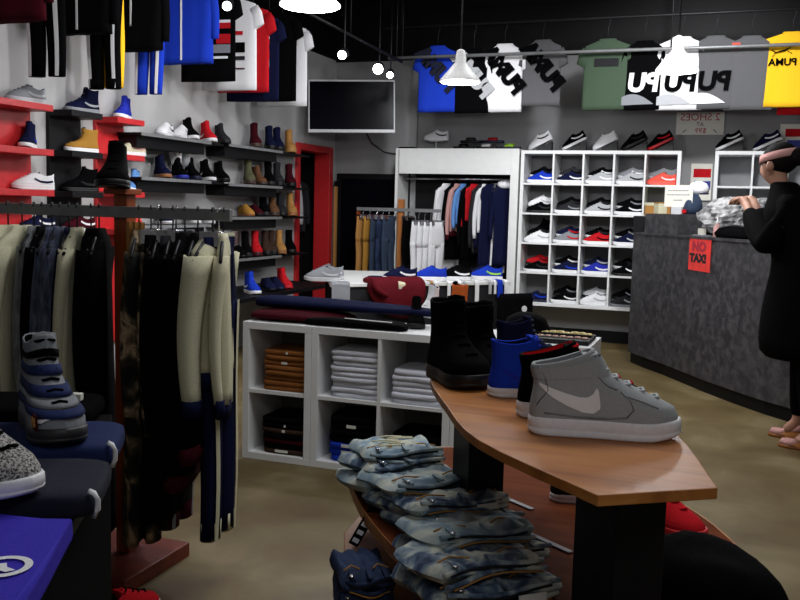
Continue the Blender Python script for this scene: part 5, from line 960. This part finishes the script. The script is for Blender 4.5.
for k_ in range(nE):
    a0_, a1_ = 2*math.pi*k_/nE, 2*math.pi*(k_+1)/nE; em.add([(.030*math.cos(a0_), .030*math.sin(a0_), 0), (.030*math.cos(a1_), .030*math.sin(a1_), 0), (.042*math.cos(a1_), .042*math.sin(a1_), 0), (.042*math.cos(a0_), .042*math.sin(a0_), 0)], [(0, 1, 2, 3)])
em.build('round_emblem', 'white', bt, ec); MB().add([(-.024, -.012, 0), (.018, -.016, 0), (.026, -.004, 0), (.006, 0, 0), (-.006, .012, 0), (-.02, .0, 0)], [(0, 1, 2, 3, 4, 5)]).build('emblem_figure', 'white', bt, ec)
# grey / navy strapped basketball shoe, toe to the camera
g_ = shoe((-1.475, 1.665, .8115), R(-36), 'high', 'grey', 'charcoal', 'chunky grey and navy strapped basketball shoe on the navy jacket', fine=True, lining='black', lace='black'); g_.scale = (1.22, 1.22, 1.22)
sH = ST['high']; WH = .104
for (z0_, z1_, x0_, x1_, m_) in ((.052, .064, .04, .86, 'navy_cloth'), (.080, .096, .03, .66, 'navy_cloth'), (.110, .126, .03, .55, 'navy_cloth'), (.066, .076, .035, .77, 'grey'), (.138, .150, .03, .49, 'black')):
    rs2 = []
    for t_ in (0, .5, 1):
        z_ = z0_+(z1_-z0_)*t_; lv_ = sH['lv']; xf_ = lerp_tab([(l_[0], l_[2]) for l_ in lv_], z_); xb_ = lerp_tab([(l_[0], l_[1]) for l_ in lv_], z_); wd_ = lerp_tab([(l_[0], l_[3]) for l_ in lv_], z_); k_ = lerp_tab([(l_[0], l_[4]) for l_ in lv_], z_)
        rs2.append([(p_[0]-.14, p_[1], p_[2]) for p_ in ringf(sH, (z_, xb_-.012, xf_+.025, wd_*1.09, k_), WH, True)])
    MB().loft([[(p_[0]*.97, p_[1]*.94, p_[2]) for p_ in rs2[0]]]+rs2+[[(p_[0]*.97, p_[1]*.94, p_[2]) for p_ in rs2[2]]], False, False).build('strap', m_, g_)
bx('number_patch', (.085, .112, -.048, -.045, .030, .058), 'maroon', g_); letters('lettering', '08', .026, 'tan', g_, (.098, -.0495, .044), mirror=False)
decm = decal(ST['high'], WH, [(.80, .048), (.86, .046), (.90, .048), (.925, .054)], [(.80, .046), (.86, .040), (.90, .041), (.93, .050)], side=(-1,)).build('hook_mark', 'white', g_); decm.location = (-.14, -.002, .003)
shoe((-1.335, 1.30, .8075), R(-8), 'high', 'knit', 'white', 'speckled grey knitted shoe with white sole at the left edge of the photo', fine=True, lining='black', lace='black').scale = (1.2, 1.28, 1.2)
shoe((-1.93, 1.86, .7515), R(-30), 'high', 'charcoal', 'white', 'dark high-top behind the strapped shoe at the left edge', lining='tan').scale = (1.0,)*3
p = at(160, 588, 'z', .05); shoe((p.x-.02, p.y-.16, .001), R(80), 'low', 'red', 'white', 'red and black shoe with white sole on the floor at the bottom edge', lining='black', lace='black')
# ---------------------------------------------------------------- things hanging in the stock room doorway
sr = tag(MB().tube([(XL-.45, DY0-.45, 1.72), (XL-.45, YB-.02, 1.72)], .012, 8).build('hanging_rail', 'dark_metal'), 'dark rail inside the stock room behind the red door frame', 'rail')
for i, (yy, m, lb, h_) in enumerate(((8.72, 'lime', 'lime green vest hanging inside the red doorway', .62), (8.95, 'black', 'black jacket hanging inside the red doorway', .7), (9.15, 'lightgrey', 'pale grey jacket hanging inside the red doorway', .5), (9.33, 'charcoal', 'charcoal jacket hanging deepest inside the red doorway', .6))):
    jacket((XL-.45, yy, 1.72-.085), R(6), m, lb, h=h_, sh=.16, hem=.17, th=.03, sleeve=.45, group='clothes in the stock room', seed=i, hook=.07)
